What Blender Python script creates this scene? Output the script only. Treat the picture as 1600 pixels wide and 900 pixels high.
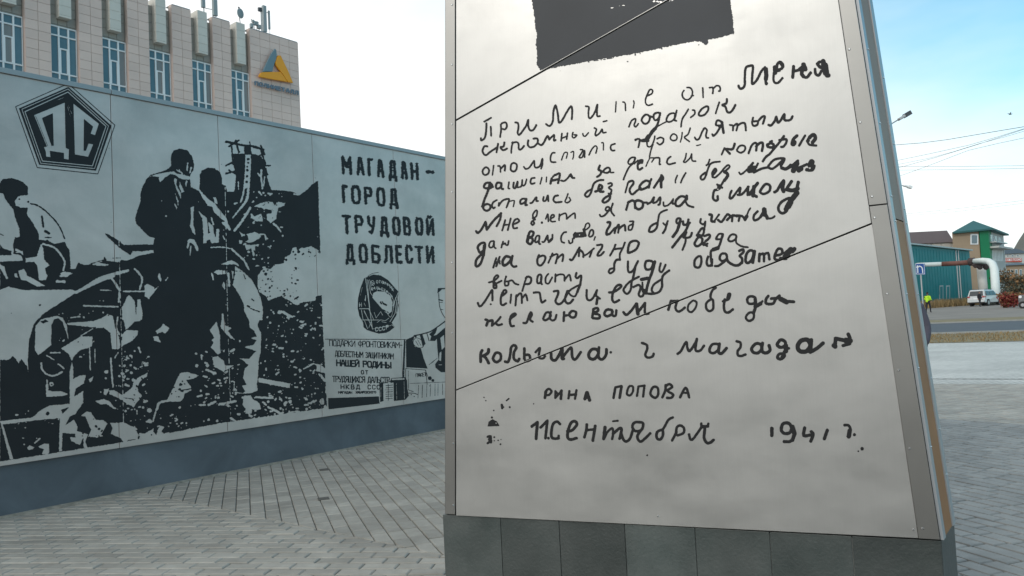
import bpy, bmesh, math, random
import numpy as np
from mathutils import Vector, Matrix
from mathutils.geometry import tessellate_polygon

# ------------------------------------------------------------------ camera, world, sun, exposure
for o in list(bpy.data.objects):
    bpy.data.objects.remove(o)
SC = bpy.context.scene
COL = SC.collection
FPX = 1250.0
PITCH = math.radians(2.6)
ROLL = math.radians(2.8)
EYE = 1.6
cam_d = bpy.data.cameras.new('camera')
cam_d.sensor_width = 36.0
cam_d.lens = 36.0 * FPX / 1600.0
cam_d.clip_start = 0.05
cam_d.clip_end = 6000
cam = bpy.data.objects.new('camera', cam_d)
COL.objects.link(cam)
cam.location = (0, 0, EYE)
_f = Vector((0, math.cos(PITCH), math.sin(PITCH)))
_r0 = Vector((1, 0, 0))
_u0 = Vector((0, -math.sin(PITCH), math.cos(PITCH)))
_cr, _sr = math.cos(ROLL), math.sin(ROLL)
# picture content is turned counter-clockwise, the camera clockwise
_r = _r0 * _cr - _u0 * _sr
_u = _u0 * _cr + _r0 * _sr
cam.matrix_world = Matrix(((_r.x, _u.x, -_f.x, 0), (_r.y, _u.y, -_f.y, 0), (_r.z, _u.z, -_f.z, EYE), (0, 0, 0, 1)))
SC.camera = cam

SUN_EL = math.radians(30)
SUN_AZ = math.radians(215)         # compass style, from +Y clockwise: behind the camera on its left
W = bpy.data.worlds.new('World'); SC.world = W; W.use_nodes = True
nt = W.node_tree; nt.nodes.clear()
def wn(t, **k):
    n = nt.nodes.new(t)
    for a, b in k.items(): setattr(n, a, b)
    return n
wl = nt.links.new
sky = wn('ShaderNodeTexSky', sky_type='NISHITA', sun_disc=False, sun_elevation=SUN_EL, sun_rotation=SUN_AZ, air_density=1.0, dust_density=1.2, ozone_density=1.5)
tc = wn('ShaderNodeTexCoord')
sep = wn('ShaderNodeSeparateXYZ'); wl(tc.outputs['Generated'], sep.inputs[0])
mp = wn('ShaderNodeMapping'); mp.inputs['Scale'].default_value = (1.2, 1.2, 3.2); wl(tc.outputs['Generated'], mp.inputs[0])
nz = wn('ShaderNodeTexNoise'); nz.inputs['Scale'].default_value = 1.7; nz.inputs['Detail'].default_value = 5; nz.inputs['Roughness'].default_value = 0.55; wl(mp.outputs[0], nz.inputs[0])
# thin cloud deck: thick at the horizon and towards the left, thinner high on the right
m0 = wn('ShaderNodeMath', operation='MINIMUM'); wl(sep.outputs['Z'], m0.inputs[0]); m0.inputs[1].default_value = 0.34
m1 = wn('ShaderNodeMath', operation='MULTIPLY_ADD'); wl(m0.outputs[0], m1.inputs[0]); m1.inputs[1].default_value = -2.1; m1.inputs[2].default_value = 1.30
m2 = wn('ShaderNodeMath', operation='MULTIPLY_ADD'); wl(sep.outputs['X'], m2.inputs[0]); m2.inputs[1].default_value = -0.85; wl(m1.outputs[0], m2.inputs[2])
m3 = wn('ShaderNodeMath', operation='MULTIPLY_ADD'); wl(nz.outputs['Fac'], m3.inputs[0]); m3.inputs[1].default_value = 0.8; m3.inputs[2].default_value = -0.08
m4 = wn('ShaderNodeMath', operation='ADD'); wl(m2.outputs[0], m4.inputs[0]); wl(m3.outputs[0], m4.inputs[1])
cr = wn('ShaderNodeMapRange', interpolation_type='SMOOTHSTEP'); wl(m4.outputs[0], cr.inputs[0]); cr.inputs['From Min'].default_value = 0.25; cr.inputs['From Max'].default_value = 1.2
cr.inputs['To Min'].default_value = 0.04; cr.inputs['To Max'].default_value = 0.97
tint = wn('ShaderNodeMixRGB', blend_type='MULTIPLY'); tint.inputs[0].default_value = 1.0; wl(sky.outputs[0], tint.inputs[1]); tint.inputs[2].default_value = (0.70, 1.72, 1.66, 1)
mx = wn('ShaderNodeMixRGB'); wl(cr.outputs[0], mx.inputs[0]); wl(tint.outputs[0], mx.inputs[1]); mx.inputs[2].default_value = (11.0, 11.1, 11.0, 1)
bg = wn('ShaderNodeBackground'); bg.inputs['Strength'].default_value = 0.1; wl(mx.outputs[0], bg.inputs[0])
wo = wn('ShaderNodeOutputWorld'); wl(bg.outputs[0], wo.inputs[0])

sd = bpy.data.lights.new('sun', 'SUN'); sd.energy = 0.75; sd.angle = math.radians(14); sd.color = (1.0, 0.95, 0.88)
sun = bpy.data.objects.new('sun', sd); COL.objects.link(sun)
_sv = Vector((math.sin(SUN_AZ) * math.cos(SUN_EL), math.cos(SUN_AZ) * math.cos(SUN_EL), math.sin(SUN_EL)))
sun.rotation_euler = _sv.to_track_quat('Z', 'Y').to_euler()
sun.location = (-20, -40, 40)
SC.view_settings.view_transform = 'Standard'; SC.view_settings.look = 'None'
SC.view_settings.exposure = 0.12; SC.view_settings.gamma = 1.0
SC.render.engine = 'CYCLES'

# ------------------------------------------------------------------ measuring helpers
def rays(px, py):
    px = np.asarray(px, float); py = np.asarray(py, float)
    u = (px - 800) / FPX; v = (450 - py) / FPX
    a = -ROLL
    u2 = u * math.cos(a) - v * math.sin(a); v2 = u * math.sin(a) + v * math.cos(a)
    return np.stack([u2, math.cos(PITCH) - v2 * math.sin(PITCH), math.sin(PITCH) + v2 * math.cos(PITCH)], -1)
def project(P):
    P = np.asarray(P, float) - np.array([0, 0, EYE])
    y = P[..., 1] * math.cos(PITCH) + P[..., 2] * math.sin(PITCH)
    v2 = (-P[..., 1] * math.sin(PITCH) + P[..., 2] * math.cos(PITCH)) / y
    u2 = P[..., 0] / y
    u = u2 * math.cos(ROLL) - v2 * math.sin(ROLL); v = u2 * math.sin(ROLL) + v2 * math.cos(ROLL)
    return 800 + u * FPX, 450 - v * FPX
class Plane:
    """a physical plane of the place; hit() finds the point of it seen along a sight line"""
    def __init__(s, p, n):
        s.p = np.array(p, float); s.n = np.array(n, float) / np.linalg.norm(n)
    def hit(s, px, py, off=0.0):
        d = rays(px, py); o = np.array([0, 0, EYE])
        t = ((s.p - o) @ s.n + off) / (d @ s.n)
        return o + d * t[..., None]
GROUND = Plane((0, 0, 0), (0, 0, 1))
def gnd(px, py, z=0.0):
    return GROUND.hit(px, py, z)
def at(px, py, Y):
    d = rays(px, py); return np.array([0, 0, EYE]) + d * (Y / d[1])

SN = np.array([0.6085, 0.7936, 0.0])      # direction along the memorial wall, away from the camera
TN = np.array([0.7936, -0.6085, 0.0])     # square to it, pointing out of the wall

# ------------------------------------------------------------------ object helpers
def tag(o, label=None, cat=None, group=None, kind=None):
    if label: o['label'] = label
    if cat: o['category'] = cat
    if group: o['group'] = group
    if kind: o['kind'] = kind
    return o
def mesh_obj(name, verts, faces, mat, parent=None, smooth=False):
    me = bpy.data.meshes.new(name)
    me.from_pydata([tuple(map(float, v)) for v in verts], [], faces)
    me.validate(); me.update()
    if mat is not None: me.materials.append(mat)
    o = bpy.data.objects.new(name, me); COL.objects.link(o)
    if parent is not None: o.parent = parent
    if smooth:
        for p in me.polygons: p.use_smooth = True
    return o
def thing(name, label, cat, loc=(0, 0, 0), group=None):
    o = bpy.data.objects.new(name, None); COL.objects.link(o)
    o.location = tuple(map(float, loc)); o.empty_display_size = 0.3
    return tag(o, label, cat, group)
class MB:
    """collects shapes into one mesh; coordinates are world ones, shifted to the parent on build"""
    def __init__(s): s.v = []; s.f = []
    def add(s, vs, fs):
        b = len(s.v); s.v += [tuple(map(float, v)) for v in vs]; s.f += [[b + i for i in f] for f in fs]
        return s
    def box(s, c, sx, sy, sz, ax=(1, 0, 0), ay=None, az=(0, 0, 1)):
        c = np.array(c, float); ax = np.array(ax, float); az = np.array(az, float)
        ay = np.cross(az, ax) if ay is None else np.array(ay, float)
        P = [c + ax * sx * i / 2 + ay * sy * j / 2 + az * sz * k / 2 for k in (-1, 1) for j in (-1, 1) for i in (-1, 1)]
        return s.add(P, [(0, 2, 3, 1), (4, 5, 7, 6), (0, 1, 5, 4), (2, 6, 7, 3), (0, 4, 6, 2), (1, 3, 7, 5)])
    def prism(s, front, back):
        n = len(front)
        fs = [list(range(n)), list(range(2 * n - 1, n - 1, -1))]
        for i in range(n):
            j = (i + 1) % n; fs.append([i, n + i, n + j, j])
        return s.add(list(front) + list(back), fs)
    def tube(s, pts, r, n=8, cap=True):
        pts = [np.array(p, float) for p in pts]
        rr = r if hasattr(r, '__len__') else [r] * len(pts)
        rings = []; prev = None
        up = np.array([0, 0, 1.0])
        for i, p in enumerate(pts):
            a = pts[max(i - 1, 0)]; b = pts[min(i + 1, len(pts) - 1)]
            t = (b - a) / (np.linalg.norm(b - a) + 1e-9)
            if prev is None:
                h = up if abs(t @ up) < 0.95 else np.array([1.0, 0, 0]); e1 = np.cross(t, h)
            else: e1 = prev - t * (prev @ t)
            e1 = e1 / np.linalg.norm(e1); e2 = np.cross(t, e1); prev = e1
            rings.append([p + rr[i] * (math.cos(2 * math.pi * k / n) * e1 + math.sin(2 * math.pi * k / n) * e2) for k in range(n)])
        vs = [q for R in rings for q in R]; fs = []
        for i in range(len(pts) - 1):
            for k in range(n):
                k2 = (k + 1) % n
                fs.append((i * n + k, i * n + k2, (i + 1) * n + k2, (i + 1) * n + k))
        if cap: fs += [list(range(n))[::-1], [(len(pts) - 1) * n + k for k in range(n)]]
        return s.add(vs, fs)
    def ball(s, c, rx, ry=None, rz=None, n=10, m=7):
        ry = ry or rx; rz = rz or rx; c = np.array(c, float)
        vs = [c + (0, 0, rz)]
        for i in range(1, m):
            a = math.pi * i / m
            for k in range(n):
                b = 2 * math.pi * k / n
                vs.append(c + (rx * math.sin(a) * math.cos(b), ry * math.sin(a) * math.sin(b), rz * math.cos(a)))
        vs.append(c - (0, 0, rz)); fs = []
        for k in range(n):
            fs.append((0, 1 + k, 1 + (k + 1) % n))
            fs.append((len(vs) - 1, 1 + (m - 2) * n + (k + 1) % n, 1 + (m - 2) * n + k))
        for i in range(m - 2):
            for k in range(n):
                a = 1 + i * n + k; b = 1 + i * n + (k + 1) % n
                fs.append((a, a + n, b + n, b))
        return s.add(vs, fs)
    def build(s, name, mat, parent=None, smooth=False, bevel=0, label=None):
        L = np.array(parent_loc(parent))
        o = mesh_obj(name, [np.array(v) - L for v in s.v], s.f, mat, parent, smooth)
        bm = bmesh.new(); bm.from_mesh(o.data); bmesh.ops.recalc_face_normals(bm, faces=bm.faces); bm.to_mesh(o.data); bm.free()
        if bevel:
            b = o.modifiers.new('bevel', 'BEVEL'); b.width = bevel; b.segments = 2; b.limit_method = 'ANGLE'
        if label: o['label'] = label
        return o
def parent_loc(p):
    L = Vector((0, 0, 0))
    while p is not None:
        L += p.location; p = p.parent
    return L

# ------------------------------------------------------------------ materials
def mat(name, col, rough=0.6, metal=0.0, spec=0.5, noise=0.0, nscale=5.0, bump=0.0, bscale=40.0, col2=None, stretch=None, coat=0.0, detail=6, island=0.0, objrand=0.0, rvar=0.0, stain=0.0, sscale=0.7, grain=0.0):
    m = bpy.data.materials.new(name); m.use_nodes = True
    t = m.node_tree; b = t.nodes['Principled BSDF']
    b.inputs['Roughness'].default_value = rough; b.inputs['Metallic'].default_value = metal
    b.inputs['Specular IOR Level'].default_value = spec; b.inputs['Coat Weight'].default_value = coat
    b.inputs['Base Color'].default_value = (*col, 1)
    L = t.links.new; N = t.nodes.new
    if noise or bump or col2 or rvar:
        g = N('ShaderNodeNewGeometry'); mpn = N('ShaderNodeMapping'); L(g.outputs['Position'], mpn.inputs[0])
        if stretch: mpn.inputs['Scale'].default_value = stretch
        n = N('ShaderNodeTexNoise'); n.inputs['Scale'].default_value = nscale; n.inputs['Detail'].default_value = detail; n.inputs['Roughness'].default_value = 0.6
        L(mpn.outputs[0], n.inputs[0])
    src = None
    if noise or col2:
        r = N('ShaderNodeMapRange'); L(n.outputs['Fac'], r.inputs[0]); r.inputs['From Min'].default_value = 0.3; r.inputs['From Max'].default_value = 0.7
        mxx = N('ShaderNodeMixRGB'); L(r.outputs[0], mxx.inputs[0])
        c2 = col2 if col2 else tuple(min(1, c * (1 + noise)) for c in col)
        c1 = col if col2 else tuple(c * (1 - noise) for c in col)
        mxx.inputs[1].default_value = (*c1, 1); mxx.inputs[2].default_value = (*c2, 1)
        src = mxx.outputs[0]
    if island or objrand:
        if island:
            g2 = N('ShaderNodeNewGeometry'); rnd = g2.outputs['Random Per Island']; am = island
        else:
            g2 = N('ShaderNodeObjectInfo'); rnd = g2.outputs['Random']; am = objrand
        rr = N('ShaderNodeMapRange'); L(rnd, rr.inputs[0]); rr.inputs['To Min'].default_value = 1 - am; rr.inputs['To Max'].default_value = 1 + am
        hs = N('ShaderNodeHueSaturation'); L(rr.outputs[0], hs.inputs['Value'])
        if src: L(src, hs.inputs['Color'])
        else: hs.inputs['Color'].default_value = (*col, 1)
        src = hs.outputs[0]
    if stain:
        if not (noise or bump or col2 or rvar): g = N('ShaderNodeNewGeometry')
        n5 = N('ShaderNodeTexNoise'); n5.inputs['Scale'].default_value = sscale; n5.inputs['Detail'].default_value = 7; n5.inputs['Roughness'].default_value = .62; n5.inputs['Distortion'].default_value = .6; L(g.outputs['Position'], n5.inputs[0])
        r5 = N('ShaderNodeMapRange'); L(n5.outputs['Fac'], r5.inputs[0]); r5.inputs['From Min'].default_value = .34; r5.inputs['From Max'].default_value = .66; r5.inputs['To Min'].default_value = 1 - stain; r5.inputs['To Max'].default_value = 1 + stain * .5
        h5 = N('ShaderNodeHueSaturation'); L(r5.outputs[0], h5.inputs['Value'])
        if src: L(src, h5.inputs['Color'])
        else: h5.inputs['Color'].default_value = (*col, 1)
        src = h5.outputs[0]
    if src: L(src, b.inputs['Base Color'])
    if grain:
        mg = N('ShaderNodeMapping'); mg.inputs['Scale'].default_value = (260, 260, 6); L(g.outputs['Position'], mg.inputs[0])
        ng = N('ShaderNodeTexNoise'); ng.inputs['Scale'].default_value = 1; ng.inputs['Detail'].default_value = 3; L(mg.outputs[0], ng.inputs[0])
        rg_ = N('ShaderNodeMapRange'); L(ng.outputs['Fac'], rg_.inputs[0]); rg_.inputs['From Min'].default_value = .3; rg_.inputs['From Max'].default_value = .7; rg_.inputs['To Min'].default_value = 1 - grain; rg_.inputs['To Max'].default_value = 1 + grain
        hg = N('ShaderNodeHueSaturation'); L(rg_.outputs[0], hg.inputs['Value']); L(b.inputs['Base Color'].links[0].from_socket, hg.inputs['Color']); L(hg.outputs[0], b.inputs['Base Color'])
    if rvar:
        r2 = N('ShaderNodeMapRange'); L(n.outputs['Fac'], r2.inputs[0]); r2.inputs['From Min'].default_value = .3; r2.inputs['From Max'].default_value = .7
        r2.inputs['To Min'].default_value = rough - rvar; r2.inputs['To Max'].default_value = rough + rvar; L(r2.outputs[0], b.inputs['Roughness'])
    if bump:
        n2 = N('ShaderNodeTexNoise'); n2.inputs['Scale'].default_value = bscale; n2.inputs['Detail'].default_value = 5; L(mpn.outputs[0], n2.inputs[0])
        bp = N('ShaderNodeBump'); bp.inputs['Strength'].default_value = bump; bp.inputs['Distance'].default_value = 0.01; L(n2.outputs['Fac'], bp.inputs['Height']); L(bp.outputs[0], b.inputs['Normal'])
    return m
M = {}
M['plate'] = mat('brushed_plate', (0.50, 0.49, 0.475), 0.42, 0.88, noise=0.035, nscale=2.6, stretch=(1, 1, 1.9), bump=0.035, bscale=4, detail=8, rvar=0.06, stain=.07, sscale=2.2, grain=.015)
M['panel'] = mat('wall_sheet_metal', (0.63, 0.55, 0.515), 0.45, 0.62, noise=0.09, nscale=1.7, stretch=(1, 1, 1.7), bump=0.03, bscale=4, detail=9, rvar=0.05, stain=.16, sscale=.9, grain=.015)
M['trim'] = mat('steel_trim', (0.33, 0.32, 0.305), 0.32, 0.85, noise=0.06, nscale=3)
M['bevel'] = mat('bright_edge', (0.42, 0.44, 0.46), 0.45, 0.5)
M['brownish'] = mat('brown_reflection_sheet', (0.36, 0.175, 0.075), 0.55, 0.0, spec=.25, noise=0.15, nscale=2)  # warm brown reflection put into the base colour of the lower flank
M['screw'] = mat('screw_steel', (0.7, 0.7, 0.7), 0.2, 1.0)
M['core'] = mat('dark_core', (0.02, 0.02, 0.02), 0.8)
M['ink'] = mat('black_ink', (0.008, 0.008, 0.009), 0.6, 0.0, spec=0.4, noise=0.2, nscale=6)
M['photo'] = mat('dark_photo_print', (0.034, 0.037, 0.043), 0.55, spec=0.5, noise=0.18, nscale=2.2)
M['mural'] = mat('mural_ink', (0.009, 0.0095, 0.012), 0.6, spec=0.45, noise=0.25, nscale=2)
M['plinth'] = mat('painted_blue_grey_wall', (0.112, 0.130, 0.150), 0.6, noise=0.10, nscale=1.6, bump=0.06, bscale=60, stain=.22, sscale=1.6)
M['cap'] = mat('cap_metal', (0.36, 0.38, 0.39), 0.45, 0.5)
M['slate'] = mat('slate_slab', (0.050, 0.063, 0.060), 0.40, noise=0.35, nscale=3, bump=0.25, bscale=70, objrand=0.3, col2=(0.10, 0.11, 0.105), detail=10, stain=.25, sscale=2.2)
M['paver'] = mat('paver', (0.29, 0.277, 0.245), 0.65, nscale=9, bump=0.35, bscale=160, objrand=0.13, col2=(0.36, 0.35, 0.315), detail=8, stain=.16, sscale=1.1)
M['paverf'] = mat('paver_field', (0.29, 0.277, 0.245), 0.65, nscale=9, bump=0.35, bscale=160, island=0.13, col2=(0.36, 0.35, 0.315), detail=8, stain=.16, sscale=1.1)
M['paverb'] = mat('paver_cool_reflection', (0.215, 0.22, 0.212), 0.6, nscale=9, bump=0.35, bscale=160, island=0.12, col2=(0.28, 0.285, 0.275), detail=8, stain=.22, sscale=1.1)  # same stone as paver; its darker, cooler reflection is put into the colour
M['joint'] = mat('joint_sand', (0.095, 0.093, 0.083), 0.9, noise=0.3, nscale=30)
M['asphalt'] = mat('asphalt', (0.060, 0.072, 0.085), 0.7, noise=0.12, nscale=0.8, bump=0.2, bscale=50)
M['kerb'] = mat('concrete_kerb', (0.30, 0.31, 0.30), 0.8, noise=0.12, nscale=3)
M['drygrass'] = mat('dry_grass', (0.16, 0.13, 0.065), 0.9, noise=0.4, nscale=2.5, bump=0.8, bscale=12, col2=(0.22, 0.20, 0.12))
M['dirt'] = mat('packed_gravel', (0.17, 0.16, 0.145), 0.9, nscale=0.35, bump=0.3, bscale=10, col2=(0.24, 0.225, 0.20), detail=9)
M['white'] = mat('white_paint', (0.80, 0.83, 0.84), 0.45)
M['glass'] = mat('window_glass', (0.095, 0.165, 0.20), 0.12, 0.0, spec=0.9, noise=0.2, nscale=0.5)
M['curtain'] = mat('curtained_glass', (0.22, 0.21, 0.20), 0.25, spec=0.8, noise=0.12, nscale=1.5, stretch=(6, 6, .3))
# ------------------------------------------------------------------ flat print: signed-distance drawing, contoured into one mesh
def smooth_noise(h, w, sx, sy, seed):
    rng = np.random.RandomState(seed)
    gh, gw = int(h / sy) + 3, int(w / sx) + 3
    g = rng.rand(gh, gw) * 2 - 1
    y = np.arange(h) / sy; x = np.arange(w) / sx
    y0 = y.astype(int); x0 = x.astype(int); fy = (y - y0)[:, None]; fx = (x - x0)[None, :]
    fy = fy * fy * (3 - 2 * fy); fx = fx * fx * (3 - 2 * fx)
    a = g[y0][:, x0]; b = g[y0][:, x0 + 1]; c = g[y0 + 1][:, x0]; d = g[y0 + 1][:, x0 + 1]
    return (a * (1 - fx) + b * fx) * (1 - fy) + (c * (1 - fx) + d * fx) * fy
class Print:
    def __init__(s, x0, y0, x1, y1, res=0.5):
        s.x0, s.y0, s.res = x0, y0, res
        s.xs = np.arange(x0, x1 + res, res); s.ys = np.arange(y0, y1 + res, res)
        s.F = np.full((len(s.ys), len(s.xs)), -4.0)
        s.ox = s.oy = 0.0; s.k = 1.0
    def frame(s, ox, oy, k):
        s.ox, s.oy, s.k = ox, oy, k; return s
    def P(s, pts):
        a = np.array(pts, float).reshape(-1, 2)
        return np.stack([s.ox + a[:, 0] / s.k, s.oy + a[:, 1] / s.k], -1)
    def win(s, p, m):
        i0 = max(0, int((p[:, 0].min() - m - s.x0) / s.res)); i1 = min(len(s.xs), int((p[:, 0].max() + m - s.x0) / s.res) + 2)
        j0 = max(0, int((p[:, 1].min() - m - s.y0) / s.res)); j1 = min(len(s.ys), int((p[:, 1].max() + m - s.y0) / s.res) + 2)
        return i0, i1, j0, j1
    def _seg(s, X, Y, a, b):
        d = b - a; L = d @ d + 1e-12
        t = np.clip(((X - a[0]) * d[0] + (Y - a[1]) * d[1]) / L, 0, 1)
        return np.hypot(X - a[0] - t * d[0], Y - a[1] - t * d[1])
    def put(s, i0, i1, j0, j1, f, ink):
        T = s.F[j0:j1, i0:i1]
        s.F[j0:j1, i0:i1] = np.maximum(T, np.clip(f, -4, 4)) if ink else np.minimum(T, np.clip(-f, -4, 4))
    def stroke(s, w, pts, ink=True, closed=False, curve=True):
        p = s.P(pts); r = w / s.k / 2
        if closed: p = np.vstack([p, p[:1]])
        if curve and len(p) > 2:
            q = []
            n = len(p)
            for i in range(n - 1):
                a = p[i - 1] if i > 0 else (p[-2] if closed else p[0]); b = p[i]; c = p[i + 1]
                d = p[i + 2] if i + 2 < n else (p[1] if closed else p[-1])
                for t in (0, .25, .5, .75):
                    q.append(0.5 * ((2 * b) + (-a + c) * t + (2 * a - 5 * b + 4 * c - d) * t * t + (-a + 3 * b - 3 * c + d) * t ** 3))
            q.append(p[-1]); p = np.array(q)
        for a, b in zip(p[:-1], p[1:]):
            pp = np.array([a, b]); i0, i1, j0, j1 = s.win(pp, r + 1.5)
            if i1 <= i0 or j1 <= j0: continue
            X = s.xs[None, i0:i1]; Y = s.ys[j0:j1, None]
            s.put(i0, i1, j0, j1, r - s._seg(X, Y, a, b), ink)
    def dot(s, w, pts, ink=True):
        for x, y in np.array(pts, float).reshape(-1, 2):
            s.stroke(w, (x, y, x + 0.01, y), ink)
    def poly(s, pts, ink=True):
        p = s.P(pts); i0, i1, j0, j1 = s.win(p, 3)
        if i1 <= i0 or j1 <= j0: return
        X = s.xs[None, i0:i1]; Y = s.ys[j0:j1, None]
        ins = np.zeros((j1 - j0, i1 - i0), bool); dist = np.full(ins.shape, 9.0)
        n = len(p)
        for k in range(n):
            a, b = p[k], p[(k + 1) % n]
            if a[1] != b[1]:
                c = ((a[1] > Y) != (b[1] > Y)) & (X < (b[0] - a[0]) * (Y - a[1]) / (b[1] - a[1]) + a[0])
                ins ^= c
            w = s.win(np.array([a, b]), 4)
            a0, a1, b0, b1 = max(w[0], i0), min(w[1], i1), max(w[2], j0), min(w[3], j1)
            if a1 > a0 and b1 > b0:
                sl = (slice(b0 - j0, b1 - j0), slice(a0 - i0, a1 - i0))
                dist[sl] = np.minimum(dist[sl], s._seg(s.xs[None, a0:a1], s.ys[b0:b1, None], a, b))
        s.put(i0, i1, j0, j1, np.where(ins, dist, -dist), ink)
    def run(s, text):
        """drawing list: 'o x y k' sets the frame; s/c open/closed stroke, d dots, p polygon; upper case = bare metal"""
        for ln in text.strip().split(';'):
            t = ln.split()
            if not t: continue
            c = t[0]
            v = [float(q) for q in ' '.join(t[1:]).replace(',', ' ').split()]
            if c == 'o': s.frame(*v)
            elif c in 'sS': s.stroke(v[0], v[1:], c == 's')
            elif c in 'cC': s.stroke(v[0], v[1:], c == 'c', closed=True)
            elif c in 'lL': s.stroke(v[0], v[1:], c == 'l', curve=False)
            elif c in 'dD': s.dot(v[0], v[1:], c == 'd')
            elif c in 'pP': s.poly(v, c == 'p')
        return s
    def rough(s, amp, sx, sy, seed=1):
        h, w = s.F.shape
        s.F = s.F + amp * smooth_noise(h, w, sx / s.res, sy / s.res, seed); return s
    def build(s, name, plane, off, material, parent=None, solid=0):
        F = s.F
        F[np.abs(F) < 1e-4] = 1e-4
        a = F[:-1, :-1]; b = F[:-1, 1:]; c = F[1:, 1:]; d = F[1:, :-1]
        case = (a > 0) * 1 + (b > 0) * 2 + (c > 0) * 4 + (d > 0) * 8
        tab = {1: ['A', 0, 3], 2: [0, 'B', 1], 4: [1, 'C', 2], 8: [3, 2, 'D'], 3: ['A', 'B', 1, 3], 6: [0, 'B', 'C', 2], 12: [3, 1, 'C', 'D'], 9: ['A', 0, 2, 'D'],
               5: ['A', 0, 1, 'C', 2, 3], 10: [0, 'B', 1, 2, 'D', 3], 7: ['A', 'B', 'C', 2, 3], 11: ['A', 'B', 1, 2, 'D'], 13: ['A', 0, 1, 'C', 'D'], 14: [0, 'B', 'C', 'D', 3]}
        V = []; LO = []; nv = 0
        for cs, seq in tab.items():
            J, I = np.nonzero(case == cs)
            if not len(J): continue
            fa, fb, fc, fd = F[J, I], F[J, I + 1], F[J + 1, I + 1], F[J + 1, I]
            pts = []
            for q in seq:
                if q == 'A': x, y = I * 1.0, J * 1.0
                elif q == 'B': x, y = I + 1.0, J * 1.0
                elif q == 'C': x, y = I + 1.0, J + 1.0
                elif q == 'D': x, y = I * 1.0, J + 1.0
                elif q == 0: x, y = I + fa / (fa - fb), J * 1.0
                elif q == 1: x, y = I + 1.0, J + fb / (fb - fc)
                elif q == 2: x, y = I + fd / (fd - fc), J + 1.0
                elif q == 3: x, y = I * 1.0, J + fa / (fa - fd)
                pts.append(np.stack([x, y], -1))
            q = np.stack(pts, 1); V.append(q.reshape(-1, 2)); LO.append(np.full(len(J), len(seq)))
        full = case == 15
        # merge the solid cells into rectangles: runs per row, then equal runs of neighbouring rows
        quads = []; open_ = {}
        for j in range(full.shape[0] + 1):
            runs = set()
            if j < full.shape[0]:
                r = full[j].astype(np.int8); dd = np.diff(np.concatenate([[0], r, [0]]))
                runs = set(zip(np.nonzero(dd == 1)[0].tolist(), np.nonzero(dd == -1)[0].tolist()))
            for k in [k for k in open_ if k not in runs]:
                quads.append((k[0], open_.pop(k), k[1], j))
            for k in runs: open_.setdefault(k, j)
        if quads:
            q = np.array(quads, float)
            qq = np.stack([q[:, [0, 1]], q[:, [2, 1]], q[:, [2, 3]], q[:, [0, 3]]], 1)
            V.append(qq.reshape(-1, 2)); LO.append(np.full(len(q), 4))
        V = np.concatenate(V); LO = np.concatenate(LO)
        P3 = plane.hit(s.x0 + V[:, 0] * s.res, s.y0 + V[:, 1] * s.res, off) - np.array(parent_loc(parent))
        me = bpy.data.meshes.new(name)
        me.vertices.add(len(P3)); me.vertices.foreach_set('co', P3.astype(np.float32).ravel())
        me.loops.add(len(P3)); me.loops.foreach_set('vertex_index', np.arange(len(P3), dtype=np.int32))
        st = np.concatenate([[0], np.cumsum(LO)[:-1]]).astype(np.int32)
        me.polygons.add(len(LO)); me.polygons.foreach_set('loop_start', st); me.polygons.foreach_set('loop_total', LO.astype(np.int32))
        me.update(calc_edges=True); me.validate()
        me.materials.append(material)
        o = bpy.data.objects.new(name, me); COL.objects.link(o)
        if parent is not None: o.parent = parent
        if solid:
            bm = bmesh.new(); bm.from_mesh(me); bmesh.ops.remove_doubles(bm, verts=bm.verts, dist=1e-4); bm.to_mesh(me); bm.free()
            sm = o.modifiers.new('solid', 'SOLIDIFY'); sm.thickness = solid; sm.offset = 0
        return o
    # block letters -------------------------------------------------
    def text(s, words, tl, tr, h, w, ink=True, gap=0.25, spacew=0.7, boxes=None):
        """letters along the line tl-tr (frame units); h = letter height"""
        tl = np.array(tl, float); tr = np.array(tr, float)
        adv = [spacew if ch == ' ' else (GW.get(ch, 1.0)) for ch in words]
        tot = sum(adv) + gap * (len(words) - 1)
        L = np.linalg.norm(tr - tl); ux = (tr - tl) / L; uy = np.array([0.02, 1.0]) * h
        x = 0
        for ch, aw in zip(words, adv):
            if ch != ' ':
                o = tl + ux * (x / tot * L); ex = ux * (aw / tot * L)
                s.glyph(ch, o, ex, uy, w, ink)
            x += aw + gap
    def glyph(s, ch, o, ex, ey, w, ink=True):
        for st in GL[ch].split('|'):
            v = [float(q) for q in st.split()]
            if not v: continue
            p = np.array(v).reshape(-1, 2)
            s.stroke(w, (np.array(o) + p[:, :1] * ex + p[:, 1:] * ey).ravel(), ink, curve=False)
GW = {'М': 1.25, 'Ш': 1.3, 'Щ': 1.35, 'Ы': 1.25, 'Ф': 1.2, 'Г': .8, 'Д': 1.15, '-': .7, 'Е': .85, 'Ж': 1.4}
RND = '.2 0 .8 0 1 .2 1 .8 .8 1 .2 1 0 .8 0 .2 .2 0'
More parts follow.
